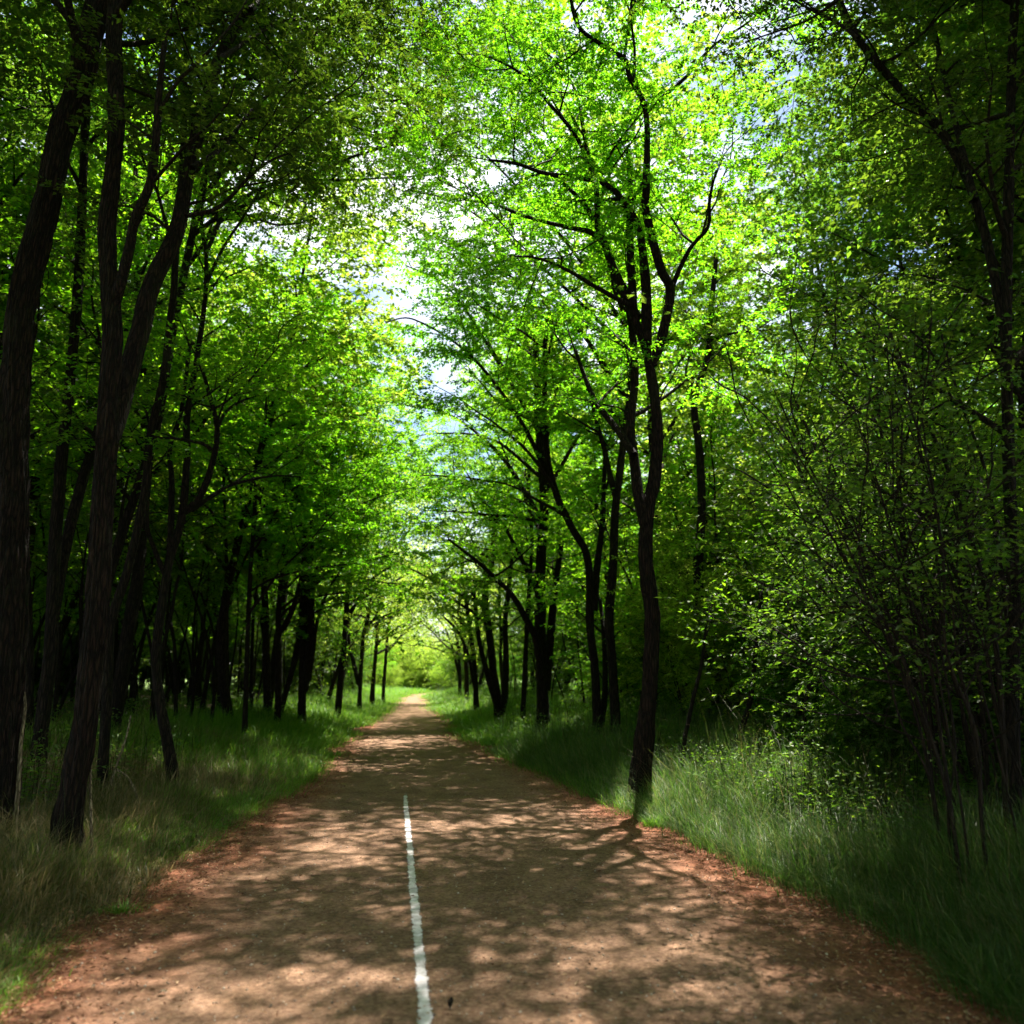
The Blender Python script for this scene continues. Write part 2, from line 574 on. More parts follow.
def foliage(rng, mb, carriers, leaf=0.085, aspect=0.52, br_step=0.38, br_len=(0.7, 1.6), tw_step=0.13,
            tw_len=(0.28, 0.6), per=13, bark=0, leafm=1, twig_r=0.004, droop=0.05, flat=0.35):
    """branches along every carrier limb, twigs in flat sprays along the branches, leaves along the twigs.
    carriers: (pts, radii, t0)"""
    tp, td = [], []
    for pts, rad, t0 in carriers:
        seg = np.linalg.norm(np.diff(pts, axis=0), axis=1)
        s = np.concatenate([[0], np.cumsum(seg)])
        L = s[-1]
        q = t0 * L + rng.random() * br_step
        side = rng.choice([-1, 1])
        lst = []
        while q < L:
            lst.append((q, False))
            q += br_step * rng.uniform(0.6, 1.4)
        lst.append((L, True))
        for q, last in lst:
            p = np.array([np.interp(q, s, pts[:, k]) for k in range(3)])
            r = np.interp(q, s, rad)
            i = min(np.searchsorted(s, q), len(pts) - 1)
            t = norm(pts[i] - pts[max(i - 1, 0)])
            lat = np.cross(t, [0, 0, 1.0])
            if np.linalg.norm(lat) < 0.35:
                a = rng.random() * 6.283
                lat = np.array([math.cos(a), math.sin(a), 0])
            else:
                a = rng.normal(0, 0.7)
                lat = norm(lat) * math.cos(a) + np.cross(norm(lat), t) * math.sin(a)
            side = -side
            d = t if last else t * rng.uniform(0.35, 0.9) + side * lat
            d = norm(d + np.array([0, 0, rng.uniform(-0.05, 0.3)]))
            ln = rng.uniform(*br_len) * (1.0 - 0.35 * q / L)
            b = wander(rng, p, d, ln, 6, up=rng.uniform(-0.07, 0.04) - droop * 0.5, jit=0.16)
            r0 = min(r * 0.6, 0.006 + 0.010 * ln)
            mb.tube(b, np.linspace(r0, twig_r, 6), 4, bark)
            nt_ = max(2, int(ln / tw_step))
            tt = np.clip(np.linspace(0.12, 1.0, nt_) + rng.normal(0, 0.03, nt_), 0.05, 1)
            f = tt * 5
            i0 = np.minimum(f.astype(int), 4)
            pp = b[i0] + (b[i0 + 1] - b[i0]) * (f - i0)[:, None]
            dd = norm(b[i0 + 1] - b[i0])
            la = norm(np.cross(dd, [0, 0, 1.0]) + 1e-4)
            sg = np.where(np.arange(nt_) % 2 == 0, 1, -1)[:, None]
            dirs = dd * rng.uniform(0.3, 0.9, (nt_, 1)) + la * sg * rng.uniform(0.7, 1.1, (nt_, 1))
            dirs[:, 2] = dirs[:, 2] * 0.6 + rng.normal(0, flat * 0.7, nt_)
            dirs[-1] = dd[-1]
            tp.append(pp)
            td.append(dirs)
    tp, td = np.vstack(tp), norm(np.vstack(td))
    N = len(tp)
    ln = rng.uniform(*tw_len, N)
    tt = np.linspace(0, 1, 4)
    sag = np.zeros((N, 4, 3))
    sag[:, :, 2] = -(droop * 2 + rng.random(N)[:, None] * 0.15) * ln[:, None] * tt[None] ** 2
    P = tp[:, None] + td[:, None] * (ln[:, None] * tt[None])[..., None] + sag
    mb.tubes_many(P, np.full(N, twig_r * 0.8), np.full(N, twig_r * 0.3), 3, bark)
    M = N * per
    ti = np.repeat(np.arange(N), per)
    u = np.tile(np.linspace(0.1, 1.0, per), N) + rng.normal(0, 0.03, M)
    pos = tp[ti] + td[ti] * (ln[ti] * u)[:, None]
    pos[:, 2] -= (droop * 2 + 0.07) * ln[ti] * u ** 2
    pos += rng.normal(0, leaf * 0.25, (M, 3))
    la = norm(np.cross(td[ti], [0, 0, 1.0]) + 1e-4)
    sg = np.where(np.arange(M) % 2 == 0, 1.0, -1.0)[:, None]
    ax = norm(td[ti] * rng.uniform(0.2, 0.9, (M, 1)) + la * sg * 0.8 + rng.normal(0, 0.28, (M, 3)) - [0, 0, 0.12])
    nor = norm(np.array([0, 0, 1.0]) + rng.normal(0, 0.45, (M, 3)))
    sz = leaf * rng.uniform(0.65, 1.3, M)
    mb.leaves(pos, ax, nor, sz, sz * aspect * rng.uniform(0.8, 1.2, M), leafm)
    return M


def tag(o, label=None, cat=None, group=None, kind=None):
    for k, v in (('label', label), ('category', cat), ('group', group), ('kind', kind)):
        if v:
            o[k] = v
    return o


def empty(name, loc, label, cat, group=None):
    o = bpy.data.objects.new(name, None)
    o.empty_display_size = 0.2
    COL.objects.link(o)
    o.location = [float(v) for v in loc]
    return tag(o, label, cat, group)


def copy_thing(root, loc, rz, scale, label, group=None):
    r = root.copy()
    COL.objects.link(r)
    r.location = [float(v) for v in loc]
    r.rotation_euler = (0, 0, rz)
    r.scale = scale if hasattr(scale, '__len__') else (scale,) * 3
    r['label'] = label
    if group:
        r['group'] = group
    elif 'group' in r:
        del r['group']
    for ch in root.children:
        c = ch.copy()
        COL.objects.link(c)
        c.parent = r
    return r


# ------------------------------------------------------------------ ground, path, line
def axis(lo, hi, step_at):
    v, x = [0.0], 0.0
    while x < hi:
        x += step_at(x)
        v.append(x)
    y = 0.0
    while y > lo:
        y -= step_at(-y)
        v.append(y)
    return np.array(sorted(v))


gx = axis(-260, 260, lambda d: 0.2 + 0.055 * max(d - 4, 0))
gy = axis(-40, 520, lambda d: 0.25 + 0.035 * max(d - 8, 0))
X, Yg = np.meshgrid(gx, gy)
Z = ground_z(X, Yg)
V = np.stack([X, Yg, Z], -1).reshape(-1, 3)
nx, ny = len(gx), len(gy)
i = (np.arange(ny - 1)[:, None] * nx + np.arange(nx - 1)[None]).ravel()
me = fast_mesh('ground', V, [np.stack([i, i + 1, i + nx + 1, i + nx], 1)], [ground_material()], None, np.ones(len(i), bool))
o = bpy.data.objects.new('ground', me)
COL.objects.link(o)
tag(o, kind='structure')

py_ = axis(-12, 98, lambda d: 0.12 + 0.02 * max(d - 6, 0))
s = np.linspace(0, 1, 41)
el_, er_ = edge_l(py_) - 0.1, edge_r(py_) + 0.1
PX = el_[:, None] + (er_ - el_)[:, None] * s[None]
PY = np.repeat(py_[:, None], 41, 1)
PZ = ground_z(PX, PY) + 0.006 + 0.02 * (vnoise(PX * 1.6, PY * 1.6, 2.2) - 0.5) * (1 - np.abs(2 * s - 1) ** 4) + 0.012
V = np.stack([PX, PY, PZ], -1).reshape(-1, 3)
n_ = len(py_)
i = (np.arange(n_ - 1)[:, None] * 41 + np.arange(40)[None]).ravel()
me = fast_mesh('path', V, [np.stack([i, i + 1, i + 42, i + 41], 1)], [path_material()], None, np.ones(len(i), bool))
a_ = me.attributes.new('across', 'FLOAT', 'POINT')
a_.data.foreach_set('value', np.repeat((np.abs(2 * s - 1) ** 2)[None], n_, 0).ravel().astype(np.float32))
o = bpy.data.objects.new('path', me)
COL.objects.link(o)
tag(o, kind='structure')


def path_z(x, y):
    L, Rr = edge_l(y) - 0.1, edge_r(y) + 0.1
    ss = (x - L) / (Rr - L)
    return ground_z(x, y) + 0.018 + 0.02 * (vnoise(np.asarray(x) * 1.6, np.asarray(y) * 1.6, 2.2) - 0.5) * (1 - np.abs(2 * ss - 1) ** 4)


rng = np.random.default_rng(5)
ly = np.arange(1.2, 10.9, 0.02)
lx = np.interp(ly, [1.2, 3.4, 10.4], [0.14, 0.105, -0.045])
hw = 0.032 + 0.012 * (vnoise(ly * 14, 1.1) - 0.5) + 0.012 * (vnoise(ly * 45, 2.1) - 0.5)
hw2 = 0.032 + 0.012 * (vnoise(ly * 14, 9.1) - 0.5) + 0.012 * (vnoise(ly * 45, 7.1) - 0.5)
LX = np.stack([lx - hw - 0.006, lx - hw / 2, lx + hw2 / 2, lx + hw2 + 0.006], 1)
LY = np.repeat(ly[:, None], 4, 1)
V = np.stack([LX, LY, path_z(LX, LY) + 0.005], -1).reshape(-1, 3)
i = (np.arange(len(ly) - 1)[:, None] * 4 + np.arange(3)[None]).ravel()
me = fast_mesh('painted_line', V, [np.stack([i, i + 1, i + 5, i + 4], 1)], [paint_material()])
wr = np.clip((ly - 9.8) / 1.3, 0, 1)[:, None] * 0.45 + np.array([[1.0, 0.0, 0.0, 1.0]]) * 0.75
a_ = me.attributes.new('wear', 'FLOAT', 'POINT')
a_.data.foreach_set('value', wr.ravel().astype(np.float32))
o = bpy.data.objects.new('painted_line', me)
COL.objects.link(o)
tag(o, kind='structure')

# ------------------------------------------------------------------ trees traced at their real distance
def px_line(pts, Y, dY=0.0, r=None):
    n = len(pts)
    out = []
    for i, p in enumerate(pts):
        out.append(at(p[0], p[1], Y + dY * i / max(n - 1, 1)))
    return np.array(out)


def auto_limbs(rng, pts, rad, n, t0, length, bias=(0, 0, 0), elev=(20, 55), up=0.02, fall=0.45, t1=1.0):
    s = np.concatenate([[0], np.cumsum(np.linalg.norm(np.diff(pts, axis=0), axis=1))])
    res = []
    a0 = rng.random() * 6.28
    for k in range(n):
        t = t0 + (t1 - t0) * (k + rng.random()) / n
        p = np.array([np.interp(t * s[-1], s, pts[:, j]) for j in range(3)])
        r = np.interp(t * s[-1], s, rad)
        a = a0 + k * 2.4 + rng.normal(0, 0.3)
        e = R(rng.uniform(*elev))
        d = np.array([math.cos(a) * math.cos(e), math.sin(a) * math.cos(e), math.sin(e)]) + np.array(bias)
        ln = length * (1 - fall * (t - t0) / max(1 - t0, 0.01)) * rng.uniform(0.7, 1.2)
        L = wander(rng, p, d, ln, 9, up=up, jit=0.13)
        r0 = min(r * 0.62, 0.012 * ln + 0.012)
        res.append((L, np.linspace(r0, 0.007, 9), 0.22))
    return res


def traced_tree(name, Y, trunk, width, limbs, label, seed, top_w=0.45, leafmat=None, bark=None, fol=None, auto=None,
                tocanopy=0, cat='tree', group=None, k=28, rough=0.10, step=0.06, flare=0.9, limb_auto=2, limb_leaf_t0=0.3, sub_bias=(0, 0, 0.1)):
    """trunk: pixel polyline from the foot up; width: its pixel width at the foot; limbs: (polyline, width0, width1, depth run)"""
    rng = np.random.default_rng(seed)
    P = px_line(trunk, Y)
    depth = Y * 1.0
    r0 = width * (0.8 if Y > 11.5 else 0.92) / 2 * depth / FPX
    base = P[0].copy()
    gz = float(ground_z(base[0], base[1]))
    if base[2] > gz:
        P = np.vstack([[base[0] - (P[1][0] - base[0]) * 0.2, base[1], gz - 0.12], P]) if base[2] > gz + 0.15 else np.vstack([[base[0], base[1], gz - 0.12], P[1:]])
    base = np.array([P[0][0], P[0][1], gz])
    if tocanopy:                                               # carry the stem on above the frame
        ext = wander(rng, P[-1], norm(P[-1] - P[-2]) + [0, 0, 0.3], tocanopy, 6, up=0.08, jit=0.08)
        P = np.vstack([P, ext[1:]])
    pts = resample(P, step)
    rad = r0 * np.linspace(1, top_w, len(pts)) ** 0.9
    root = empty(name, base, label, cat, group)
    mb = MB()
    mb.tube(pts, rad, k, 0, rough, seed * 1.7, flare)
    mb.build('trunk', [bark or M_BARK], root, base)
    carriers = [(pts[::6], rad[::6], 0.72)]
    for ln in limbs:
        pl, w0, w1, dy = ln[:4]
        L = px_line(pl, Y, dy)
        L = resample(L, step * 1.3)
        rr = np.linspace(w0, w1, len(L)) / 2 * depth / FPX
        lb = MB()
        lb.tube(L, rr, max(8, k // 2), 0, rough * 0.6, seed + len(carriers))
        lb.build('limb', [bark or M_BARK], root, base)
        carriers.append((L[::4], rr[::4], limb_leaf_t0))
        if limb_auto:
            for sub in auto_limbs(rng, L[::4], rr[::4], limb_auto, 0.45, 1.9, sub_bias, (5, 45)):
                carriers.append(sub + (1,))
    cb = MB()
    if auto:
        for a in (auto if isinstance(auto, list) else [auto]):
            for sub in auto_limbs(rng, pts, rad, **a):
                carriers.append(sub + (1,))
    for c in carriers:
        if len(c) == 4:
            cb.tube(c[0], c[1], 6, 0)
    n = foliage(rng, cb, [c[:3] for c in carriers], **(fol or {}))
    print(name, n, label)
    cb.build('crown', [M_TWIG, leafmat or M_LEAF], root, base)
    return root


HERO = dict(leaf=0.056, per=38, br_step=0.46, tw_step=0.085, tw_len=(0.35, 0.7), br_len=(0.8, 1.7), flat=0.22)
MID = dict(leaf=0.078, per=38, br_step=0.54, tw_step=0.11, flat=0.22, tw_len=(0.4, 0.85), br_len=(0.9, 1.9))

# --- left of the path
traced_tree('broadleaf_tree', 7.6, [(2, 772), (8, 680), (14, 560), (14, 430), (18, 330), (24, 290), (39, 234), (59, 145), (78, 90), (98, 0), (112, -70)],
            31, [], 'massive rough-barked tree leaning right at the left edge of the picture', 11, leafmat=M_DEEP_SHADE, top_w=0.72, bark=M_BARK_RED, k=80, rough=0.15,
            step=0.035, tocanopy=3.5, fol=HERO, auto=dict(n=13, t0=0.55, length=3.4, bias=(0.0, 0.4, 0)), flare=0.6)
traced_tree('broadleaf_tree', 7.1, [(68, 822), (76, 775), (84, 735), (92, 663), (98, 590), (103, 495), (108, 430), (112, 340), (107, 234), (111, 187), (117, 117), (114, 50), (118, -30)],
            25, [([(106, 445), (117, 415), (133, 360), (152, 285), (176, 234), (187, 176), (207, 101), (219, 59), (242, 20), (262, -2), (300, -45)], 22, 8, 1.2),
                 ([(112, 310), (120, 285), (129, 250), (135, 219), (150, 184), (156, 144), (159, 94), (165, 40)], 12, 5, -0.5),
                 ([(186, 216), (219, 207), (250, 176), (272, 160), (297, 150)], 5, 2, 0.6),
                 ([(192, 168), (225, 145), (262, 100), (330, 60)], 6, 2, 1.4),
                 ([(219, 59), (290, 20), (370, 30), (450, 80)], 6, 2, 4.5), ([(250, 10), (330, -50), (430, -40), (510, 10)], 7, 2, 5.0)],
            'large dark tree forked into two tall stems on the left grass verge', 12, leafmat=M_DEEP_SHADE, top_w=0.42, k=72, rough=0.16, step=0.035, tocanopy=4.0,
            fol=HERO, auto=[dict(n=10, t0=0.6, length=3.0, bias=(0.1, 0.4, 0)), dict(n=12, t0=0.8, length=5.0, bias=(0.9, 0.0, 0), elev=(0, 35), fall=0.2)], bark=M_BARK_RED, flare=0.8)
traced_tree('slender_tree', 10.8, [(172, 772), (166, 735), (160, 702), (156, 655), (164, 593), (170, 558), (178, 534), (184, 503), (187, 456), (187, 417), (197, 359), (205, 300), (206, 254), (201, 219), (206, 180)],
            11, [([(170, 560), (172, 487), (170, 448), (180, 417), (185, 386), (190, 345)], 7, 3, 0.5),
                 ([(184, 512), (198, 500), (211, 468), (217, 429), (207, 386), (203, 372)], 8, 3, -0.3),
                 ([(217, 429), (226, 412), (242, 401), (273, 390)], 4, 1.5, 0.8),
                 ([(192, 510), (212, 496), (234, 484), (273, 476), (300, 477)], 5, 1.5, 1.0),
                 ([(165, 575), (154, 548), (147, 520), (152, 448), (146, 410)], 5, 2, -0.6),
                 ([(206, 285), (222, 250), (242, 219), (273, 172), (299, 150)], 4, 1.5, 0.7),
                 ([(206, 254), (230, 200), (280, 120), (350, 70), (420, 50)], 5, 1.5, 3.0)],
            'slender curving tree with many thin forks, nearest the path of the left trunks', 13, top_w=0.3, k=20, rough=0.07,
            fol=dict(leaf=0.07, per=18, br_step=0.36, tw_step=0.11), flare=0.5, limb_auto=2, limb_leaf_t0=0.5)
traced_tree('slender_tree', 9.8, [(103, 765), (107, 690), (111, 624), (129, 566), (145, 491), (150, 437), (164, 378), (170, 323), (174, 289), (176, 250), (183, 156), (186, 60)],
            10, [], 'thin S-curved tree rising just right of the large forked tree on the left', 14, leafmat=M_DEEP_SHADE, top_w=0.55, k=18, rough=0.07,
            fol=HERO, auto=dict(n=8, t0=0.6, length=2.2), flare=0.3, tocanopy=1.5)
traced_tree('slender_tree', 10.2, [(38, 758), (46, 690), (51, 650), (55, 542), (59, 495), (64, 437), (74, 339), (80, 250), (84, 150), (88, 60)],
            14, [([(53, 615), (66, 545), (84, 476), (100, 420), (112, 330)], 12, 7, 0.8)],
            'dark forked tree standing between the two biggest left trunks', 15, leafmat=M_DEEP_SHADE, top_w=0.45, k=20, rough=0.08, fol=HERO,
            auto=dict(n=8, t0=0.55, length=2.6), flare=0.5, tocanopy=2)

traced_tree('broadleaf_tree', 12.4, [(80, 760), (94, 650), (114, 560), (142, 475), (158, 420), (173, 330), (200, 200), (232, 60), (250, -40)],
            12, [([(200, 200), (260, 130), (330, 95), (400, 100), (450, 70)], 6, 2, 1.5), ([(222, 100), (300, 45), (380, 30), (470, 25)], 6, 2, 2.5), ([(192, 235), (270, 185), (350, 180), (435, 175)], 6, 1.5, 2.0), ([(205, 180), (290, 140), (370, 135), (450, 140)], 6, 1.5, 2.5),
                
                 ([(238, 30), (320, -20), (420, -30)], 5, 2, 2.0), ([(185, 270), (230, 215), (280, 225), (330, 215)], 5, 1.5, 1.0)], 'leaning tree behind the S-curved one, its wide crown roofing the path', 16, top_w=0.5, k=18, rough=0.08, fol=HERO,
            auto=[dict(n=15, t0=0.5, length=5.2, bias=(0.75, 0.1, 0.05), elev=(5, 45), fall=0.3)], flare=0.4, tocanopy=2.5)
FARF = dict(leaf=0.10, per=12, br_step=0.55, tw_step=0.13, flat=0.22, tw_len=(0.4, 0.85), br_len=(0.9, 1.9))
ROW = 'trees lining the far left of the path'
LEAFROW = dict(n=14, t0=0.36, length=4.4, bias=(0.6, -0.1, 0.1), elev=(15, 55))
for (nm, Y, tr, wd, lm, lab, sd) in [
    ('slender_tree', 17, [(245, 722), (248, 627), (250, 580), (254, 520), (256, 470)], 8, [], 'thin straight dark tree with its foot deepest in the left verge grass', 21),
    ('slender_tree', 21, [(278, 700), (278, 636), (279, 606), (283, 560), (286, 520)], 9,
     [([(279, 632), (286, 624), (295, 602), (305, 567), (312, 545)], 6, 3, -0.5)], 'left-row tree with a low fork leaning right like a Y', 22),
    ('broadleaf_tree', 22.5, [(302, 704), (303, 660), (306, 595), (310, 552), (312, 500), (318, 450)], 12,
     [([(304, 690), (310, 650), (312, 591), (319, 567), (327, 556), (340, 535)], 9, 4, -0.8),
      ([(309, 680), (313, 655), (317, 623), (327, 593), (342, 568)], 4, 2, -1.0)], 'thick twin-stemmed tree in the left row, the darkest of the row', 23),
    ('broadleaf_tree', 27, [(339, 698), (344, 649), (347, 602), (349, 580), (353, 540), (356, 500)], 9.5,
     [([(346, 622), (352, 610), (362, 593), (374, 577), (392, 566)], 5, 2, -1.5)], 'left-row tree leaning over the path just past the twin-stemmed one', 24),
    ('broadleaf_tree', 33, [(360, 689), (363, 640), (368, 616), (372, 590), (376, 560)], 7,
     [([(359, 685), (353, 660), (349, 640), (348, 615)], 5, 2, 0.5)], 'left-row tree with a curved side stem beyond the leaning one', 25),
    ('broadleaf_tree', 39, [(373, 684), (376, 650), (378, 625), (382, 600)], 7, [], 'second farthest tree of the left row beside the bright grass', 26),
    ('broadleaf_tree', 46, [(384, 682), (386, 655), (388, 630), (391, 610)], 5.5, [], 'farthest tree of the left row at the mouth of the tunnel', 27),
]:
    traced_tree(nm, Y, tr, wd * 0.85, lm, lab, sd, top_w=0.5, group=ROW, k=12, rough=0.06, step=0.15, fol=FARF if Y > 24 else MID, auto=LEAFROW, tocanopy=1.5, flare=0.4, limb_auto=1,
                leafmat=M_FRESH_LIT if Y > 24 else M_LEAF)

# --- right of the path
traced_tree('broadleaf_tree', 9.6, [(640, 780), (645, 735), (650, 682), (652, 615), (646, 568), (646, 533), (648, 505), (654, 480), (657, 428), (652, 381), (645, 345), (634, 312), (630, 234), (630, 187), (628, 150)],
            21, [([(645, 525), (638, 494), (634, 459), (630, 428), (634, 389), (634, 350), (628, 300)], 13, 7, 0.5),
                 ([(634, 455), (619, 432), (603, 412), (591, 393), (575, 350)], 9, 4, 1.0),
                 ([(636, 318), (630, 305), (614, 270), (599, 230), (583, 203), (564, 184), (545, 165)], 12, 3, 0.5),
                 ([(646, 345), (646, 293), (640, 234), (630, 211), (610, 187), (583, 178), (548, 174), (517, 164), (489, 160)], 12, 2.5, -1.0),
                 ([(652, 365), (661, 340), (670, 292), (661, 270), (650, 230), (645, 205), (646, 187), (646, 113), (630, 78), (624, 59), (599, 43), (579, 27), (571, 0), (568, -30)], 12, 3, -1.2),
                 ([(670, 292), (681, 266), (692, 246), (708, 227), (710, 199), (716, 170)], 6, 2, -1.2),
                 ([(634, 308), (599, 289), (567, 270), (536, 258), (509, 256)], 6, 1.5, -1.4),
                 ([(606, 246), (590, 232), (567, 227), (528, 217), (497, 205), (470, 195), (439, 180)], 7, 1.5, 1.6),
                 ([(598, 228), (595, 172), (587, 156), (571, 129), (548, 102), (532, 82), (509, 66), (485, 55)], 7, 2, -0.8),
                 ([(588, 158), (581, 117), (575, 90), (563, 70), (540, 49), (509, 41)], 5, 1.5, 0.8),
                 ([(646, 113), (664, 96), (685, 78), (712, 47), (751, 20), (780, -10)], 5, 1.5, -1.0),
                 ([(602, 175), (610, 155), (622, 137), (642, 113)], 4, 2, -0.5),
                 ([(624, 59), (630, 16), (634, -30)], 4, 2, -0.3)],
            'tall spreading tree with black limbs and sunlit bark streak, nearest on the right verge', 31, top_w=0.25, bark=M_BARK_RED, k=64, rough=0.15, step=0.04,
            fol=dict(leaf=0.052, per=36, br_step=0.44, tw_step=0.085, tw_len=(0.3, 0.6), br_len=(0.7, 1.5), flat=0.2), flare=0.6, limb_auto=3, limb_leaf_t0=0.45, sub_bias=(0.15, 0.8, 0.1))
traced_tree('slender_tree', 14.2, [(617, 744), (613, 674), (609, 623), (613, 565), (615, 514), (619, 479), (626, 420), (630, 389), (628, 320)],
            13, [([(616, 500), (609, 470), (603, 444), (595, 416), (588, 380)], 7, 3, 0.5), ([(628, 400), (570, 320), (500, 270), (430, 235)], 5, 1.5, 0.8),
                 ([(628, 330), (560, 235), (480, 150), (415, 100)], 5, 1.5, 1.8), ([(628, 350), (545, 270), (460, 205), (405, 190)], 5, 1.5, 1.6), ([(627, 322), (570, 180), (500, 110), (440, 90)], 5, 1.5, 2.4), ([(628, 325), (585, 200), (520, 90), (470, 0)], 5, 1.5, 1.5)],
            'dark slim tree close behind the sunlit-bark tree on the right verge', 32, top_w=0.5, k=18, rough=0.08, fol=MID,
            auto=dict(n=6, t0=0.6, length=2.6, bias=(-0.3, 0, 0.1)), tocanopy=1.5, flare=0.5)
traced_tree('slender_tree', 15.4, [(598, 748), (595, 670), (590, 627), (590, 584), (586, 552), (575, 533), (566, 515), (557, 495), (548, 460), (545, 420)],
            12, [([(594, 610), (597, 568), (603, 518), (604, 480), (606, 440)], 8, 4, 0.6),
                 ([(600, 735), (605, 690), (604, 640), (600, 600)], 7, 4, 0.9), ([(557, 495), (520, 420), (470, 355), (415, 320), (385, 322)], 6, 1.5, 1.5),
                 ([(547, 445), (500, 365), (450, 290), (405, 265)], 6, 1.5, 1.5)],
            'tree with a bent left stem among the dark trunks beside the right path edge', 33, top_w=0.5, k=18, rough=0.08, fol=MID,
            auto=dict(n=7, t0=0.5, length=3.6, bias=(-0.5, 0, 0.1)), tocanopy=2, flare=0.6)
traced_tree('broadleaf_tree', 18.5, [(544, 736), (542, 692), (541, 650), (540, 627), (540, 584), (542, 541), (544, 506), (542, 467), (538, 420)],
            16, [([(542, 680), (536, 640), (527, 621), (512, 595), (495, 578), (474, 559), (448, 539)], 9, 2, -1.5),
                 ([(545, 690), (549, 649), (553, 606), (556, 580), (562, 540)], 11, 5, 0.7), ([(542, 520), (500, 455), (450, 415), (405, 405)], 6, 1.5, 2.0),
                 ([(541, 600), (500, 520), (455, 480), (415, 475)], 5, 1.5, 1.0)],
            'stout multi-stemmed tree with a long low limb reaching left over the path', 34, top_w=0.5, k=20, rough=0.10, fol=MID,
            auto=dict(n=9, t0=0.42, length=4.2, bias=(-0.55, -0.1, 0.1)), tocanopy=2, flare=0.5)
traced_tree('slender_tree', 21, [(523, 716), (525, 670), (527, 627), (530, 580), (532, 540)], 6.5, [],
            'thin straight tree just left of the stout multi-stemmed one on the right', 35, top_w=0.6, k=12, rough=0.06, step=0.12, fol=MID,
            auto=dict(n=8, t0=0.55, length=2.4, bias=(-0.3, 0, 0.1)), tocanopy=2, flare=0.3)
traced_tree('broadleaf_tree', 25, [(500, 718), (496, 690), (493, 670), (489, 632), (485, 605), (487, 585), (492, 560), (495, 520)],
            11, [([(498, 708), (489, 679), (480, 645), (477, 623), (474, 590)], 7, 3, -0.6),
                 ([(486, 622), (470, 610), (452, 600), (440, 596)], 4, 1.5, -1.5),
                 ([(501, 712), (505, 692), (506, 649), (505, 623), (508, 595), (512, 555)], 8, 4, 0.8)],
            'clump of three splayed dark stems from one root on the right verge', 36, top_w=0.5, k=14, rough=0.08, step=0.12, fol=MID,
            auto=dict(n=9, t0=0.42, length=4.4, bias=(-0.6, -0.1, 0.1)), tocanopy=1.5, flare=0.5)
RROW = 'trees lining the far right of the path'
for (Y, tr, wd, lm, lab, sd) in [
    (31, [(476, 700), (474, 660), (470, 630), (466, 600), (462, 570)], 7, [([(475, 690), (468, 655), (458, 632), (445, 618)], 4, 2, -1)], 'arching tree at the inner end of the right row, nearest of its far trees', 37),
    (37, [(467, 694), (466, 660), (463, 635), (459, 610)], 6, [], 'middle tree of the far right row arching over the path', 38),
    (44, [(460, 690), (459, 660), (457, 640), (452, 618)], 5, [([(460, 680), (453, 650), (446, 630), (438, 618)], 3, 1.5, -1)], 'farthest tree of the right row where the path brightens', 39),
]:
    traced_tree('broadleaf_tree', Y, tr, wd, lm, lab, sd, top_w=0.5, group=RROW, k=12, rough=0.06, step=0.15, fol=FARF, leafmat=M_FRESH_LIT,
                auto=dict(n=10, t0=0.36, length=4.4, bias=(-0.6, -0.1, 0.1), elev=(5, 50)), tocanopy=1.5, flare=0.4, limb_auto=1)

traced_tree('slender_tree', 14, [(718, 748), (712, 697), (704, 642), (698, 576), (700, 540), (702, 498), (698, 439), (694, 410), (697, 389), (708, 355), (710, 324), (712, 300), (716, 260)],
            16, [([(709, 340), (725, 335), (743, 332), (771, 330)], 4, 1.5, -0.5), ([(709, 330), (698, 322), (685, 312)], 4, 1.5, 0.5),
                 ([(696, 400), (686, 378), (690, 350)], 4, 2, 0.4), ([(701, 565), (718, 562), (735, 566)], 3, 1.5, 0.3),
                 ([(712, 690), (720, 650), (718, 626), (725, 595), (735, 570)], 6, 3, 0.4), ([(713, 700), (726, 660), (737, 642), (752, 634)], 5, 2, -0.4)],
            'crooked dark tree alone in the shrubs to the right of the sunlit-bark tree', 41, top_w=0.35, k=20, rough=0.09, fol=HERO, flare=0.4, limb_auto=1,
            limb_leaf_t0=0.5, leafmat=M_LEAF)
traced_tree('sapling', 10.2, [(680, 785), (684, 745), (688, 724), (694, 695), (701, 668), (706, 630)], 6, [],
            'thin sapling leaning right with its foot in the right verge grass', 42, top_w=0.5, k=8, rough=0.04, fol=dict(leaf=0.07, per=8, br_step=0.6), flare=0)
traced_tree('sapling', 10.6, [(722, 786), (733, 751), (749, 705), (755, 654), (757, 620), (764, 585)], 8, [],
            'thin sapling bending up and right beside the crooked dark tree', 43, top_w=0.4, k=8, rough=0.04, fol=dict(leaf=0.07, per=8, br_step=0.6), flare=0)
traced_tree('broadleaf_tree', 5.6, [(1016, 868), (1014, 800), (1012, 700), (1014, 600), (1010, 480), (1006, 330), (1008, 200), (1012, 60), (1018, -40)],
            15, [([(1006, 340), (985, 235), (962, 168), (933, 121), (897, 86), (858, 39), (839, 0), (825, -50)], 12, 9, 0.9),
                 ([(858, 38), (836, 22), (808, 8), (780, -8)], 5, 2, 0.5),
                 ([(838, 0), (808, 20), (775, 32), (745, 42)], 4, 1.5, 0.8),
                 ([(975, 200), (945, 80), (930, 0), (925, -50)], 8, 4, 1.5)],
            'thin shaded tree at the right edge with one long bough leaning left across the sky', 44, top_w=0.7, k=40, rough=0.1, step=0.04, tocanopy=2.5,
            fol=dict(leaf=0.05, per=22, br_step=0.26, tw_step=0.09), auto=dict(n=14, t0=0.3, length=2.0, bias=(0.1, 0.3, 0)), leafmat=M_DEEP_SHADE, flare=0.5)

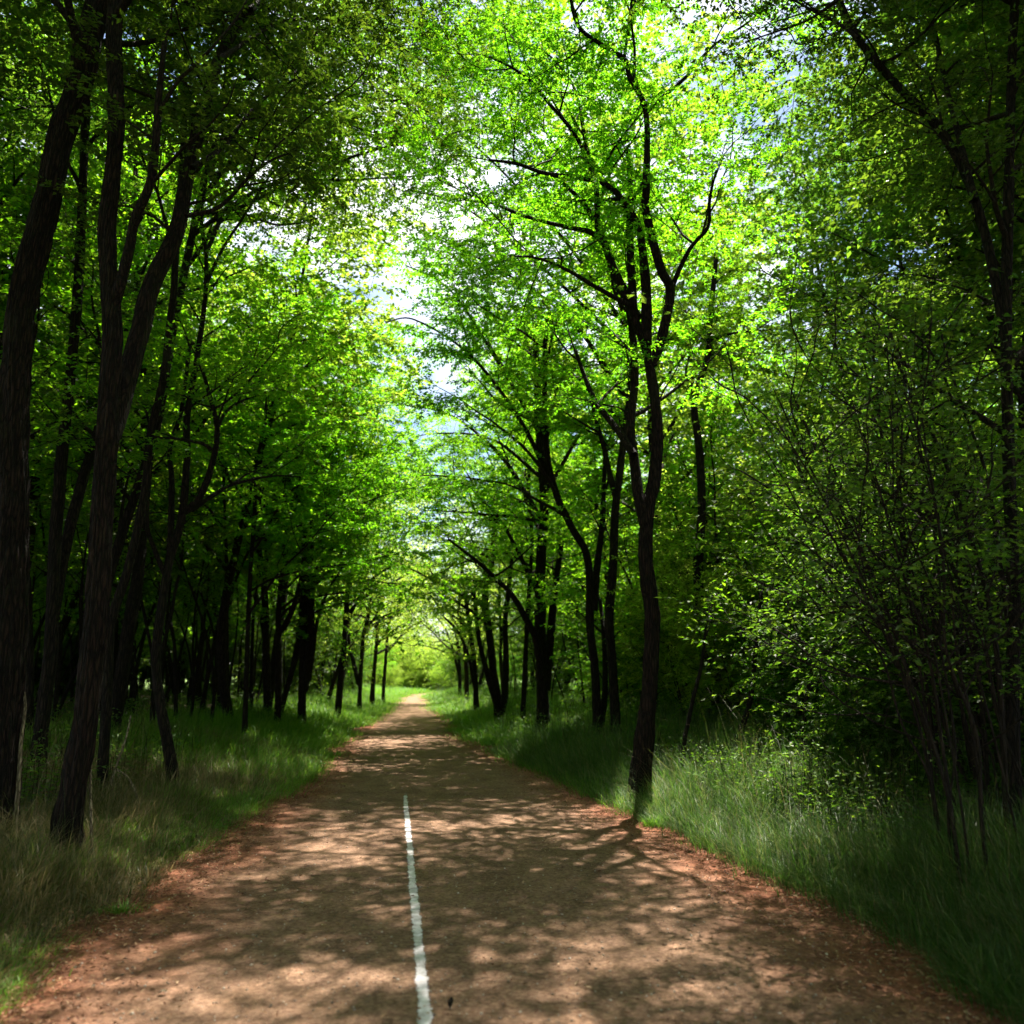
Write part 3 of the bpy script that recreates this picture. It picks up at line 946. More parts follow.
# --- arching thicket stems at the right edge
THK = 'arching stems of the dark thicket on the right'
THIN = 'thin bare stem leaning left in the crowded dark thicket at the right edge'
trng = np.random.default_rng(900)
bare = []
for q in range(26):
    x0 = trng.uniform(930, 1040)
    y0 = 790 + (x0 - 930) * 0.7
    ang = trng.uniform(0.08, 0.48)
    ln = trng.uniform(230, 470)
    u = np.linspace(0, 1, 6)
    xs = x0 - ln * np.sin(ang) * u ** 1.25 + trng.normal(0, 5, 6)
    ys = y0 - ln * np.cos(ang * 0.8) * u + trng.normal(0, 4, 6)
    bare.append((trng.uniform(4.8, 7.5), [(float(a), float(b)) for a, b in zip(xs, ys)], trng.uniform(3, 5.5), THIN, 920 + q))
for Y, pts, wd, lab, sd in bare + [
    (6.6, [(966, 805), (977, 732), (968, 666), (948, 642), (897, 615), (843, 611), (815, 618)], 7, 'thicket stem that arches over level to the left about knee high above the others', 51),
    (7.4, [(948, 790), (925, 705), (897, 650), (878, 603), (858, 548), (835, 494), (812, 440), (795, 400)], 6, 'straightest thicket stem slanting up and left across the leafy wall', 52),
    (8.2, [(945, 780), (925, 650), (905, 587), (882, 541), (858, 480), (840, 440)], 5, 'thin thicket stem just right of the straightest slanting one', 53),
    (8.8, [(880, 790), (870, 736), (854, 681), (843, 668), (819, 650), (792, 638)], 5, 'short thicket stem hooking left above the tall grass', 54),
    (6.0, [(990, 830), (975, 640), (950, 560), (920, 500), (897, 474), (882, 439), (878, 400), (872, 340)], 7, 'thicket stem that stands nearly upright near the top of the leafy wall', 55),
    (5.4, [(1005, 850), (1000, 690), (988, 600), (965, 520), (940, 450), (905, 380), (890, 330)], 8, 'thick thicket stem sweeping left beside the right edge trunk', 56),
    (5.8, [(1020, 850), (1015, 700), (1000, 560), (985, 470), (960, 400), (940, 330)], 7, 'thicket stem half hidden against the right edge trunk', 57),
    (6.4, [(985, 820), (960, 700), (935, 620), (905, 540), (880, 500), (850, 470)], 5, 'thin bowed thicket stem crossing behind the thick sweeping one', 58),
    (7.0, [(1010, 815), (990, 730), (960, 640), (930, 560), (915, 470), (912, 380)], 6, 'thicket stem that bends upright halfway up', 59),
    (9.5, [(800, 775), (806, 700), (818, 640), (822, 560), (835, 480)], 5, 'slim stem rising alone left of the thicket above the weeds', 60),
]:
    traced_tree('thicket_stem', Y, pts, wd, [], lab, sd, top_w=0.35, k=8, rough=0.05, group=THK, cat='shrub', bark=M_TWIG, flare=0, step=0.1,
                leafmat=M_DEEP_SHADE, fol=dict(leaf=0.06, per=8, br_step=0.4, br_len=(0.4, 0.9), twig_r=0.003),
                auto=dict(n=5, t0=0.35, length=1.3, elev=(10, 60)))

# ------------------------------------------------------------------ woodland behind: a few kinds, each grown once, then copied
def grown_tree(name, seed, H, r0, limbs, t0, length, fol, leafmat, stems=1, lean=0.0, spread=0.25, label='', cat='tree', bark=None, part=('trunk', 'crown'), up=0.02):
    rng = np.random.default_rng(seed)
    root = empty(name, (0, 0, 0), label, cat)
    car = []
    cb = MB()
    for q in range(stems):
        a = rng.random() * 6.28
        d = np.array([math.cos(a) * spread, math.sin(a) * spread, 1.0])
        hh = H * (1 if q == 0 else rng.uniform(0.65, 0.95))
        P = wander(rng, (0.1 * math.cos(a) * (stems > 1), 0.1 * math.sin(a) * (stems > 1), -0.15), d, hh, 14, up=0.05, jit=0.07)
        P = resample(P, 0.22)
        rad = r0 * np.linspace(1, 0.16, len(P)) * (1 if q == 0 else 0.75)
        tb = MB()
        tb.tube(P, rad, 9, 0, 0.06, seed, 0.4)
        tb.build(part[0], [bark or M_BARK], root)
        car.append((P[::2], rad[::2], max(t0, 0.55)))
        for sub in auto_limbs(rng, P, rad, limbs, t0, length, elev=(10, 50), up=up):
            cb.tube(sub[0], sub[1], 5, 0)
            car.append(sub)
    print(name, foliage(rng, cb, car, **fol))
    cb.build(part[1], [M_TWIG, leafmat], root)
    return root


BACK = dict(leaf=0.115, per=28, br_step=0.42, tw_step=0.18, flat=0.25, tw_len=(0.45, 0.95), br_len=(0.9, 1.9), aspect=0.58)
protos = [
    grown_tree('woodland_tree', 101, 12.5, 0.115, 24, 0.30, 3.3, BACK, M_LEAF),
    grown_tree('woodland_tree', 102, 13.5, 0.125, 24, 0.36, 3.4, BACK, M_LEAF),
    grown_tree('woodland_tree', 103, 11.5, 0.105, 22, 0.26, 3.2, BACK, M_OLIVE),
    grown_tree('woodland_tree', 104, 11.0, 0.095, 15, 0.28, 3.1, BACK, M_LEAF, stems=2),
    grown_tree('woodland_tree', 106, 9.0, 0.09, 18, 0.3, 3.0, dict(BACK, br_step=0.6, per=14), M_FRESH_LIT),
    grown_tree('woodland_tree', 105, 14.0, 0.12, 24, 0.40, 3.3, BACK, M_DEEP_SHADE),
]
SAPF = dict(leaf=0.10, per=16, br_step=0.4, tw_step=0.18, br_len=(0.5, 1.0))
saps = [grown_tree('pole_sapling', 121 + i, h, rr, 7, 0.5, 1.2, SAPF, [M_DEEP_SHADE, M_LEAF][i % 2], spread=sp)
        for i, (h, rr, sp) in enumerate([(6.0, 0.045, 0.12), (7.0, 0.06, 0.1), (5.0, 0.035, 0.25), (6.5, 0.05, 0.3)])]
SHF = dict(leaf=0.075, per=24, br_step=0.22, tw_step=0.13, br_len=(0.5, 1.1))
shrubs = [grown_tree('leafy_shrub', 141 + i, h, 0.03, 7, 0.2, ln, SHF, m, stems=st, spread=0.45, cat='shrub', part=('stem', 'foliage'), bark=M_TWIG)
          for i, (h, ln, st, m) in enumerate([(3.2, 1.3, 4, M_LEAF), (4.4, 1.6, 4, M_LEAF), (2.4, 1.1, 5, M_DEEP_SHADE), (3.8, 1.4, 4, M_DEEP_SHADE), (3.6, 1.4, 4, M_FRESH_LIT)])]
used = set()


def plant(proto, x, y, sc_, label, group, rz=None):
    loc = (x, y, float(ground_z(x, y)))
    rz = rng.random() * 6.28 if rz is None else rz
    if id(proto) not in used:
        used.add(id(proto))
        proto.location = loc
        proto.rotation_euler = (0, 0, rz)
        proto.scale = (sc_,) * 3
        proto['label'] = label
        if group:
            proto['group'] = group
        elif 'group' in proto:
            del proto['group']
        return proto
    return copy_thing(proto, loc, rz, sc_, label, group)


rng = np.random.default_rng(77)
taken = []


def free(x, y, dmin):
    for a, b in taken:
        if (a - x) ** 2 + (b - y) ** 2 < dmin * dmin:
            return False
    taken.append((x, y))
    return True


def scatter(kind, n, xr, yr, dmin, label, group, smin, smax, side):
    c = t_ = 0
    while c < n and t_ < n * 60:
        t_ += 1
        y = yr[0] + (yr[1] - yr[0]) * rng.random()
        x = xr[0] + (xr[1] - xr[0]) * rng.random()
        x = (edge_l(y) - x) if side < 0 else (edge_r(y) + x)
        if abs(x) > 0.75 * y + 9 or (kind[0] is protos[0] and side > 0 and x < 9.5 and y < 25):
            continue
        if not free(x, y, dmin):
            continue
        plant(kind[rng.integers(len(kind))], float(x), float(y), rng.uniform(smin, smax), label, group)
        c += 1
    return c


# woodland either side of the path
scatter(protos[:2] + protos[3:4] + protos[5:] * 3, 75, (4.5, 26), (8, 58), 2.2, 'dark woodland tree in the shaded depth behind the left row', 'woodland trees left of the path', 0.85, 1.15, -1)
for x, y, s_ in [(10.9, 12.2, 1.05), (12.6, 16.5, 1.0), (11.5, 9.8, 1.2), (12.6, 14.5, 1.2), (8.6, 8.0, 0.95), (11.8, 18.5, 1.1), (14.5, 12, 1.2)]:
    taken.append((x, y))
    plant(protos[5], x, y, s_, 'tall tree with shade put into its leaf colour above the right-hand thicket', 'dark trees above the thicket')
scatter(protos[:5], 62, (6.2, 26), (12, 58), 2.2, 'green woodland tree standing behind the right-hand row of trunks', 'woodland trees right of the path', 0.8, 1.05, 1)
scatter(protos[4:5], 7, (2.2, 3.6), (48, 62), 2.5, 'small far tree at the left side of the tunnel mouth', 'far trees left of the tunnel mouth', 0.8, 1.0, -1)
scatter(protos[4:5], 7, (2.2, 3.6), (48, 62), 2.5, 'small far tree at the right side of the tunnel mouth', 'far trees right of the tunnel mouth', 0.8, 1.0, 1)
scatter(saps, 190, (2.6, 15), (10, 48), 0.45, 'thin dark pole-like stem among the crowded shade left of the path', 'thin stems in the left woodland', 0.7, 1.2, -1)
scatter(saps, 75, (3.2, 13), (11, 42), 0.6, 'thin dark stem in the green understorey right of the path', 'thin stems in the right woodland', 0.6, 1.1, 1)
scatter(shrubs[:4], 46, (4.0, 16), (9, 40), 1.4, 'leafy green shrub filling the understorey right of the path', 'shrubs in the right woodland', 0.8, 1.3, 1)
scatter(shrubs[2:4], 22, (7, 24), (14, 50), 1.8, 'dim leafy shrub deep in the left woodland', 'shrubs in the left woodland', 0.7, 1.1, -1)
plant(protos[2], -4.1, 19.6, 1.2, 'tall yellow-green tree rising above the left row beside the sky gap', None, 2.1)
plant(protos[0], -4.4, 26.0, 1.15, 'tall green tree above the left row, farther in than the yellow-green one', None, 0.2)
FILL = 'tall trees closing the sky over the tunnel'
for x, y, k_, s_ in [(6.3, 25.5, 0, 1.1), (5.7, 35.0, 1, 1.1), (8.6, 29.5, 1, 1.2), (6.8, 45.0, 0, 1.15), (-5.2, 31, 1, 1.1), (-4.6, 42, 0, 1.0), (-3.7, 22.6, 3, 1.25)]:
    taken.append((x, y))
    plant(protos[k_], x, y, s_, 'tall tree right behind the front rows, closing the sky over the tunnel', FILL)
plant(protos[4], 3.6, 31.0, 1.0, 'light green tree over the right side of the tunnel beyond the splayed clump', None, 2.1)
plant(protos[4], -3.6, 35.5, 1.1, 'light green tree over the left side of the tunnel near its mouth', None, 0.2)
plant(protos[0], -5.0, 14.5, 1.12, 'tall full-crowned tree behind the slender curving tree', None, 1.0)
plant(protos[2], 7.6, 20.5, 1.5, 'tall yellow-green tree whose top rises behind the sunlit-bark tree', None, 0.4)
plant(protos[2], 10.5, 20.5, 0.85, 'yellow-green tree right of the tall one, below the white patch of sky', None, 2.4)
NR = 'shrubs of the leafy wall along the right verge'
for q, (x, y, k_, s_) in enumerate([(5.6, 7.6, 3, 0.9), (6.3, 8.6, 3, 0.9), (5.6, 9.8, 2, 1.0), (6.8, 10.4, 3, 1.1), (6.0, 11.6, 0, 1.0), (7.6, 12.0, 1, 1.2),
                                (6.6, 13.2, 4, 1.0), (8.4, 13.8, 4, 1.3), (7.4, 15.0, 4, 1.2), (6.4, 15.6, 4, 1.2), (9.2, 11.2, 3, 1.3), (7.9, 9.2, 3, 1.0),
                                (9.6, 16, 1, 1.4), (8.2, 17.2, 4, 1.6), (6.9, 18, 1, 1.3), (5.9, 20, 0, 1.0), (10.6, 13.4, 1, 1.2), (5.2, 6.2, 2, 0.65), (5.0, 8.4, 2, 0.5), (5.6, 9.0, 0, 0.5), (6.4, 9.6, 2, 0.7), (6.2, 10.6, 0, 0.6), (7.2, 11.2, 0, 0.8), (5.4, 11.0, 0, 0.6), (7.8, 12.8, 0, 0.7), (5.5, 12.7, 4, 0.7), (6.7, 12.4, 4, 0.8), (7.7, 13.4, 4, 0.9), (5.2, 14.6, 4, 0.8), (6.2, 14.2, 4, 0.9), (6.9, 15.8, 4, 1.0)]):
    plant(shrubs[k_], x, y, s_, 'bushy shrub in the leafy wall between the crooked tree and the right edge', NR)
for q in range(46):
    sx_ = 1 if q % 2 else -1
    plant(shrubs[rng.integers(4)], sx_ * rng.uniform(3.6, 26), rng.uniform(50, 74), rng.uniform(1.0, 1.6), 'far shrub between the trunks beside the tunnel mouth', 'far shrubs at the wood edge')
for q in range(26):
    sx_ = 1 if q % 2 else -1
    plant(protos[rng.integers(5)], sx_ * rng.uniform(8.0, 22), rng.uniform(54, 70), rng.uniform(0.8, 1.0), 'far leafy tree at the edge of the wood by the clearing', 'far trees at the wood edge')
# trees added beside and behind the camera to shade the foreground
OVER = dict(leaf=0.10, per=36, br_step=0.42, tw_step=0.10, flat=0.2, tw_len=(0.4, 0.8), br_len=(0.9, 1.8))
over = grown_tree('woodland_tree', 160, 13.5, 0.17, 22, 0.58, 5.4, OVER, M_LEAF)
plant(over, -4.3, 3.0, 1.0, 'added tree shading the near end of the path', 'trees shading the foreground', 0.3)
plant(over, 5.2, 6.1, 1.15, 'added tree shading the near end of the path', 'trees shading the foreground', 2.0)
for x, y, s_ in [(-5.5, 1.0, 1.0), (-6.5, -4.5, 1.1), (6.5, 0.5, 1.0), (7.5, 5.0, 1.05), (6.0, -5, 1.1), (9.5, 9.5, 1.0), (-9.5, 5, 1.0),
                 (-4.0, -1.5, 0.95), (4.6, -2.5, 1.0), (-4.5, -9, 1.1), (4.8, -10, 1.1), (-9, -1, 1.1), (10, -1, 1.1), (-10, -8, 1.2), (10.5, -7, 1.2),
                 (-7.8, 8.5, 1.0), (8.8, 2.2, 0.9), (8.2, 4.6, 1.0), (-3.2, -14, 1.1), (3.6, -15, 1.1), (-12, 2, 1.1), (13, 5, 1.1)]:
    plant(protos[5 if y > 2 else rng.integers(4)], x, y, s_, 'added tree shading the near end of the path', 'trees shading the foreground')
for q in range(44):
    plant(shrubs[2 + q % 2], -rng.uniform(4.2, 26), rng.uniform(36, 58), rng.uniform(1.1, 1.7), 'dim leafy shrub deep in the left woodland', 'shrubs in the left woodland')
for k_ in range(60):
    x = rng.uniform(-13, 6)
    plant(shrubs[4], x, 71 + rng.uniform(0, 9) + abs(x + 3) * 0.1 + (6 if x > -1 else 0), rng.uniform(0.35, 0.7), 'low sunlit bush at the bend where the path leaves the wood', 'low bushes at the bend of the path')
# sunlit growth that closes the far clearing
for k_ in range(40):
    x = rng.uniform(-15, 18)
    y = 79 + rng.uniform(0, 10) - abs(x) * 0.2
    plant(shrubs[4], x, y, rng.uniform(1.0, 1.7), 'sunlit shrub closing the clearing at the end of the path', 'shrubs at the far clearing')
for k_ in range(30):
    x = rng.uniform(-20, 24)
    y = 86 + rng.uniform(0, 16) - abs(x) * 0.2
    plant(protos[4], x, y, rng.uniform(0.9, 1.3), 'sunlit tree beyond the clearing at the end of the path', 'trees beyond the far clearing')

# ------------------------------------------------------------------ grass, litter, undergrowth
def blades(name, base, h, lean_dir, lean, width, mat, seg=3):
    N = len(base)
    side = np.stack([-lean_dir[:, 1], lean_dir[:, 0], np.zeros(N)], 1)
    # mix a random facing
    u = np.linspace(0, 1, seg + 1)
    P = base[:, None] + lean_dir[:, None] * (lean[:, None] * h[:, None] * u[None] ** 2)[..., None]
    P[:, :, 2] += h[:, None] * (u[None] - 0.35 * np.clip(lean[:, None], 0, 1.6) * u[None] ** 2.4)
    wv = width[:, None] * (1 - u[None] ** 1.6) * 0.5
    Lf = P - side[:, None] * wv[..., None]
    Rt = P + side[:, None] * wv[..., None]
    V = np.concatenate([np.stack([Lf[:, :seg], Rt[:, :seg]], 2).reshape(N, -1, 3), P[:, seg:seg + 1]], 1)
    nv = 2 * seg + 1
    b = (np.arange(N) * nv)[:, None]
    quads = np.concatenate([b + np.array([[2 * k, 2 * k + 1, 2 * k + 3, 2 * k + 2]]) for k in range(seg - 1)], 0)
    tri = b + np.array([[2 * seg - 2, 2 * seg - 1, 2 * seg]])
    me = fast_mesh(name, V.reshape(-1, 3), [quads, tri], [mat])
    o = bpy.data.objects.new(name, me)
    COL.objects.link(o)
    return o


def grass(name, side, nclump, per, yr, xr, hgt, mat, wid, label, seed, xpow=1.5, leanr=(0.2, 1.3), spread=0.10, edge_short=0.5):
    rng = np.random.default_rng(seed)
    y = np.exp(rng.uniform(math.log(yr[0]), math.log(yr[1]), nclump))
    dx = xr[0] + (xr[1] - xr[0]) * rng.random(nclump) ** xpow
    keep = vnoise(dx * 0.9 + side * 40, y * 0.7, seed) > 0.22
    y, dx = y[keep], dx[keep]
    x = np.where(side < 0, edge_l(y) - dx, edge_r(y) + dx)
    n = len(x) * per
    sc_ = np.maximum(1, y / 9) ** 0.7
    ch = rng.uniform(0.55, 1.15, len(x)) * (edge_short + (1 - edge_short) * smooth(0, 0.9, dx)) * (0.6 + 0.8 * vnoise(x * 0.8, y * 0.8, 3 + seed))
    ci = np.repeat(np.arange(len(x)), per)
    off = rng.normal(0, 1, (n, 2)) * (spread * sc_[ci])[:, None]
    bx, by = x[ci] + off[:, 0], y[ci] + off[:, 1]
    base = np.stack([bx, by, ground_z(bx, by) - 0.01], 1)
    d = off + rng.normal(0, 1, (n, 2)) * (spread * 0.8 * sc_[ci])[:, None]
    d[:, 0] -= side * spread * 0.5 * sc_[ci]
    d = norm(d)
    ld = np.concatenate([d, np.zeros((n, 1))], 1)
    h = hgt * ch[ci] * rng.uniform(0.5, 1.2, n)
    o = blades(name, base, h, ld, rng.uniform(*leanr, n), wid * sc_[ci] * rng.uniform(0.6, 1.3, n), mat)
    tag(o, label, 'grass', kind='stuff')
    return o


grass('tall_grass', 1, 9000, 16, (2.6, 16), (0.02, 4.5), 0.62, M_TALL, 0.006, 'tall arching blue-green grass along the right edge of the path', 201, 1.3, edge_short=0.45)
grass('dry_grass', -1, 9000, 16, (2.6, 16), (0.05, 5.0), 0.31, M_DRY, 0.0055, 'tangled half-dry grass on the left verge around the big trunks', 202, 1.2, edge_short=0.4)
grass('verge_grass', -1, 3500, 14, (3.0, 14), (-0.02, 1.1), 0.24, M_GRASS, 0.006, 'short fresh green grass fringing the left path edge', 203, 1.2, edge_short=0.6)
grass('verge_grass', -1, 9000, 12, (12, 64), (-0.08, 4.6), 0.40, M_GRASS, 0.008, 'bright green grass on the far left verge under the tree row', 204, 1.3, edge_short=0.5)
grass('verge_grass', 1, 9000, 12, (9, 64), (-0.08, 7), 0.40, M_GRASS, 0.008, 'bright green grass on the far right verge under the tree row', 205, 1.3, edge_short=0.45)


grass('meadow_grass', -1, 5000, 10, (58, 92), (-0.3, 16), 0.55, M_GRASS, 0.010, 'sunlit meadow grass in the clearing left of the bend', 210, 1.0, edge_short=0.8)
grass('meadow_grass', 1, 3000, 10, (58, 84), (-0.3, 10), 0.55, M_GRASS, 0.010, 'sunlit meadow grass in the clearing right of the bend', 211, 1.0, edge_short=0.8)
grass('broad_grass', 1, 2600, 5, (2.8, 14), (0.05, 4.0), 0.42, M_TALL, 0.013, 'broader grass blades mixed through the right verge', 208, 1.2, leanr=(0.4, 1.5), spread=0.07)
grass('broad_grass', -1, 2600, 5, (2.8, 14), (0.05, 4.5), 0.30, M_DRY, 0.012, 'broader half-dry blades mixed through the left verge', 209, 1.2, leanr=(0.4, 1.6), spread=0.07)
grass('seed_stalks', 1, 500, 3, (3.0, 14), (0.1, 3.5), 0.95, M_DRY, 0.0035, 'pale thin seed stalks arching above the right verge grass', 206, 1.2, leanr=(0.3, 1.4), spread=0.12)
grass('seed_stalks', -1, 700, 3, (3.0, 14), (0.2, 4.5), 0.85, M_DRY, 0.0035, 'dry stalks standing above the left verge grass', 207, 1.2, leanr=(0.1, 1.2), spread=0.14)


def flakes(name, n, xy, size, mat, label, cat, lift=0.01, tilt=0.3, seed=1, asp=0.45, zf=ground_z):
    rng = np.random.default_rng(seed)
    x, y = xy(rng, n)
    z = zf(x, y) + lift + (rng.random(len(x)) * lift)
    a = rng.random(len(x)) * 6.283
    ax = norm(np.stack([np.cos(a), np.sin(a), rng.normal(0, tilt, len(x))], 1))
    nor = norm(np.array([0, 0, 1.0]) + rng.normal(0, tilt, (len(x), 3)))
    sz = rng.uniform(*size, len(x))
    mb = MB()
    mb.leaves(np.stack([x, y, z], 1), ax, nor, sz, sz * asp * rng.uniform(0.5, 1.2, len(x)), 0, 0.2)
    o = mb.build(name, [mat])
    return tag(o, label, cat, kind='stuff')


def litter_xy(rng, n):
    y = np.exp(rng.uniform(math.log(2.4), math.log(24), n))
    e = np.abs(rng.normal(0, 0.34, n)) - 0.15
    s_ = rng.random(n) < 0.5
    return np.where(s_, edge_l(y) + e, edge_r(y) - e * 1.5), y


def path_litter_xy(rng, n):
    y = np.exp(rng.uniform(math.log(2.4), math.log(14), n))
    L, Rr = edge_l(y), edge_r(y)
    return L + (Rr - L) * rng.random(n), y


def drift_xy(rng, n):
    x, y = path_litter_xy(rng, n * 4)
    k_ = (vnoise(x * 1.3, y * 0.8, 31.0) > 0.66) | (rng.random(n * 4) < 0.06)
    return x[k_], y[k_]


def floor_xy(rng, n):
    y = np.exp(rng.uniform(math.log(3), math.log(40), n))
    d = rng.uniform(0.2, 12, n)
    s_ = rng.random(n) < 0.5
    return np.where(s_, edge_l(y) - d, edge_r(y) + d), y


def pebbles(n):
    r_ = np.random.default_rng(14)
    y = np.exp(r_.uniform(math.log(2.4), math.log(16), n))
    L, Rr = edge_l(y), edge_r(y)
    x = L + (Rr - L) * r_.random(n)
    octa = np.array([[1, 0, 0], [0, 1, 0], [-1, 0, 0], [0, -1, 0], [0, 0, 0.7], [0, 0, -0.7]])
    a = r_.random(n) * 6.283
    sz = 0.003 + 0.007 * r_.random(n) ** 3
    ca, sa = np.cos(a), np.sin(a)
    v = octa[None] * (1 + r_.normal(0, 0.22, (n, 6, 1))) * sz[:, None, None]
    V = np.stack([v[:, :, 0] * ca[:, None] - v[:, :, 1] * sa[:, None], v[:, :, 0] * sa[:, None] + v[:, :, 1] * ca[:, None], v[:, :, 2]], -1)
    V += np.stack([x, y, path_z(x, y) + 0.002], 1)[:, None]
    t = np.array([[0, 1, 4], [1, 2, 4], [2, 3, 4], [3, 0, 4], [1, 0, 5], [2, 1, 5], [3, 2, 5], [0, 3, 5]])
    F = (np.arange(n) * 6)[:, None, None] + t[None]
    me = fast_mesh('gravel', V.reshape(-1, 3), [F.reshape(-1, 3)], [M_STONE], None, np.ones(n * 8, bool))
    o = bpy.data.objects.new('gravel', me)
    COL.objects.link(o)
    tag(o, 'loose small stones scattered over the path', 'gravel', kind='stuff')


M_STONE = leaf_material('small_stone', [(0, (0.10, 0.075, 0.055)), (0.6, (0.22, 0.17, 0.13)), (1, (0.42, 0.36, 0.30))], [(0, (0, 0, 0)), (1, (0, 0, 0))], 0.0, 0, 0.9)
pebbles(9000)
flakes('leaf_litter', 24000, litter_xy, (0.012, 0.045), M_LITTER, 'reddish dead leaf scraps heaped along both edges of the path', 'leaf litter', 0.008, 0.35, 11, 0.35, path_z)
flakes('leaf_litter', 5000, path_litter_xy, (0.006, 0.024), M_LITTER, 'fine dead leaf crumbs strewn over the path', 'leaf litter', 0.006, 0.25, 12, 0.4, path_z)
flakes('leaf_litter', 900, drift_xy, (0.015, 0.042), M_LITTER, 'small brown leaves blown into loose drifts on the path', 'leaf litter', 0.008, 0.3, 15, 0.42, path_z)
flakes('forest_litter', 40000, floor_xy, (0.03, 0.09), M_LITTER, 'brown fallen leaves on the woodland floor', 'leaf litter', 0.012, 0.4, 13, 0.5)

# low leafy undergrowth of the woodland floor
rng = np.random.default_rng(88)
mb = MB()
n = 5200
y = np.exp(rng.uniform(math.log(6), math.log(48), n))
d = 0.9 + 12 * rng.random(n) ** 1.35
sd = np.where(rng.random(n) < 0.62, 1, -1)
x = np.where(sd > 0, edge_r(y) + d, edge_l(y) - d - 0.8)
ok = vnoise(x * 0.5, y * 0.5, 9) > 0.38
x, y = x[ok], y[ok]
per = 28
ci = np.repeat(np.arange(len(x)), per)
hh = rng.uniform(0.15, 0.6, len(x))[ci] * rng.random(len(ci)) ** 0.7
a = rng.random(len(ci)) * 6.283
rr = rng.random(len(ci)) * 0.22
bx, by = x[ci] + np.cos(a) * rr, y[ci] + np.sin(a) * rr
pos = np.stack([bx, by, ground_z(bx, by) + hh + 0.03], 1)
ax = norm(np.stack([np.cos(a), np.sin(a), rng.normal(0.1, 0.4, len(ci))], 1))
nor = norm(np.array([0, 0, 1.0]) + rng.normal(0, 0.4, (len(ci), 3)))
sz = rng.uniform(0.03, 0.068, len(ci)) * np.maximum(1, by / 14) ** 0.5
mb.leaves(pos, ax, nor, sz, sz * 0.5, 0)
P = np.stack([np.stack([x, y, ground_z(x, y) - 0.02], 1), np.stack([x, y, ground_z(x, y) + 0.3], 1), np.stack([x + rng.normal(0, .06, len(x)), y, ground_z(x, y) + 0.55], 1)], 1)
mb.tubes_many(P, np.full(len(x), 0.004), np.full(len(x), 0.002), 3, 1)
tag(mb.build('undergrowth', [M_DEEP_SHADE, M_TWIG]), 'low leafy undergrowth on the woodland floor', 'undergrowth', kind='stuff')

# ------------------------------------------------------------------ small things
def tuft(px_, py, n, h, label, seed, mat):
    rng = np.random.default_rng(seed)
    d = Fv + Rv * (px_ - 512) / FPX + Uv * (512 - py) / FPX
    t_ = (CAM_H - 0.02) / -d[2]
    p = np.array([0, 0, CAM_H]) + d * t_
    off = rng.normal(0, 0.04, (n, 2)) * [1.6, 0.8]
    base = np.concatenate([off, np.zeros((n, 1))], 1)
    ld = norm(np.concatenate([off + rng.normal(0, 0.05, (n, 2)), np.zeros((n, 1))], 1))
    o = blades('grass_tuft', base, h * rng.uniform(0.5, 1.2, n), ld, rng.uniform(0.4, 1.5, n), rng.uniform(0.004, 0.009, n), mat)
    o.location = (float(p[0]), float(p[1]), float(ground_z(p[0], p[1])) + 0.01)
    tag(o, label, 'grass tuft')


tuft(122, 912, 130, 0.10, 'small bright green grass tuft by itself on the left path edge', 301, M_GRASS)
tuft(10, 990, 90, 0.07, 'little green tuft at the bottom left corner of the path', 302, M_GRASS)
tuft(655, 826, 220, 0.15, 'sunlit green tuft where the right verge meets the path', 303, M_GRASS)


def fallen_leaf(px_, py, size, rz, tilt, label, mat):
    d = Fv + Rv * (px_ - 512) / FPX + Uv * (512 - py) / FPX
    p = np.array([0, 0, CAM_H]) + d * ((CAM_H - 0.02) / -d[2])
    mb = MB()
    m = 7
    u = np.linspace(0, 1, m)
    wv = np.sin(np.pi * np.clip(u * 0.95 + 0.04, 0, 1)) ** 0.8 * 0.28 * size
    z = 0.12 * size * np.sin(u * 3.0)
    L = np.stack([u * size, -wv, z + wv * 0.4], 1)
    C = np.stack([u * size, 0 * u, z], 1)
    Rr = np.stack([u * size, wv, z + wv * 0.4], 1)
    V = np.concatenate([L, C, Rr])
    i = np.arange(m - 1)
    mb.add(V, [np.stack([i, i + 1, i + m + 1, i + m], 1), np.stack([i + m, i + m + 1, i + 2 * m + 1, i + 2 * m], 1)], 0, True)
    mb.tube(np.array([[0, 0, 0], [-0.2 * size, 0.02 * size, 0.02 * size], [-0.4 * size, 0.0, 0.0]]), [0.0016, 0.0013, 0.001], 5, 0)
    o = mb.build('fallen_leaf', [mat])
    o.location = (float(p[0]), float(p[1]), float(path_z(p[0], p[1])) + 0.008)
    o.rotation_euler = (0, -tilt, rz)
    tag(o, label, 'leaf')


fallen_leaf(450, 1010, 0.045, 1.2, 0.9, 'small curled dark leaf standing up beside the white line', M_TWIG)
fallen_leaf(151, 938, 0.045, 0.3, 0.1, 'pale dead leaf lying on the path below the lone tuft', M_DEAD)
fallen_leaf(257, 938, 0.04, 2.1, 0.1, 'pale dead leaf lying midway between lone tuft and white line', M_DEAD)
fallen_leaf(157, 994, 0.05, 0.1, 0.1, 'pale dead leaf lying nearest the bottom left of the path', M_DEAD)


def dead_stem(Y, pts, wd, label, seed):
    P = resample(px_line(pts, Y, 0.3), 0.08)
    g = float(ground_z(P[0][0], P[0][1]))
    P[:, 2] += g - P[0][2] - 0.04
    mb = MB()
    mb.tube(P, np.linspace(wd, wd * 0.5, len(P)) / 2 * Y / FPX, 7, 0, 0.05, seed)
    o = mb.build('dead_stem', [M_DEAD], None, P[0])
    o.location = [float(v) for v in P[0]]
    tag(o, label, 'dead stem', 'bleached dead stems on the left verge')


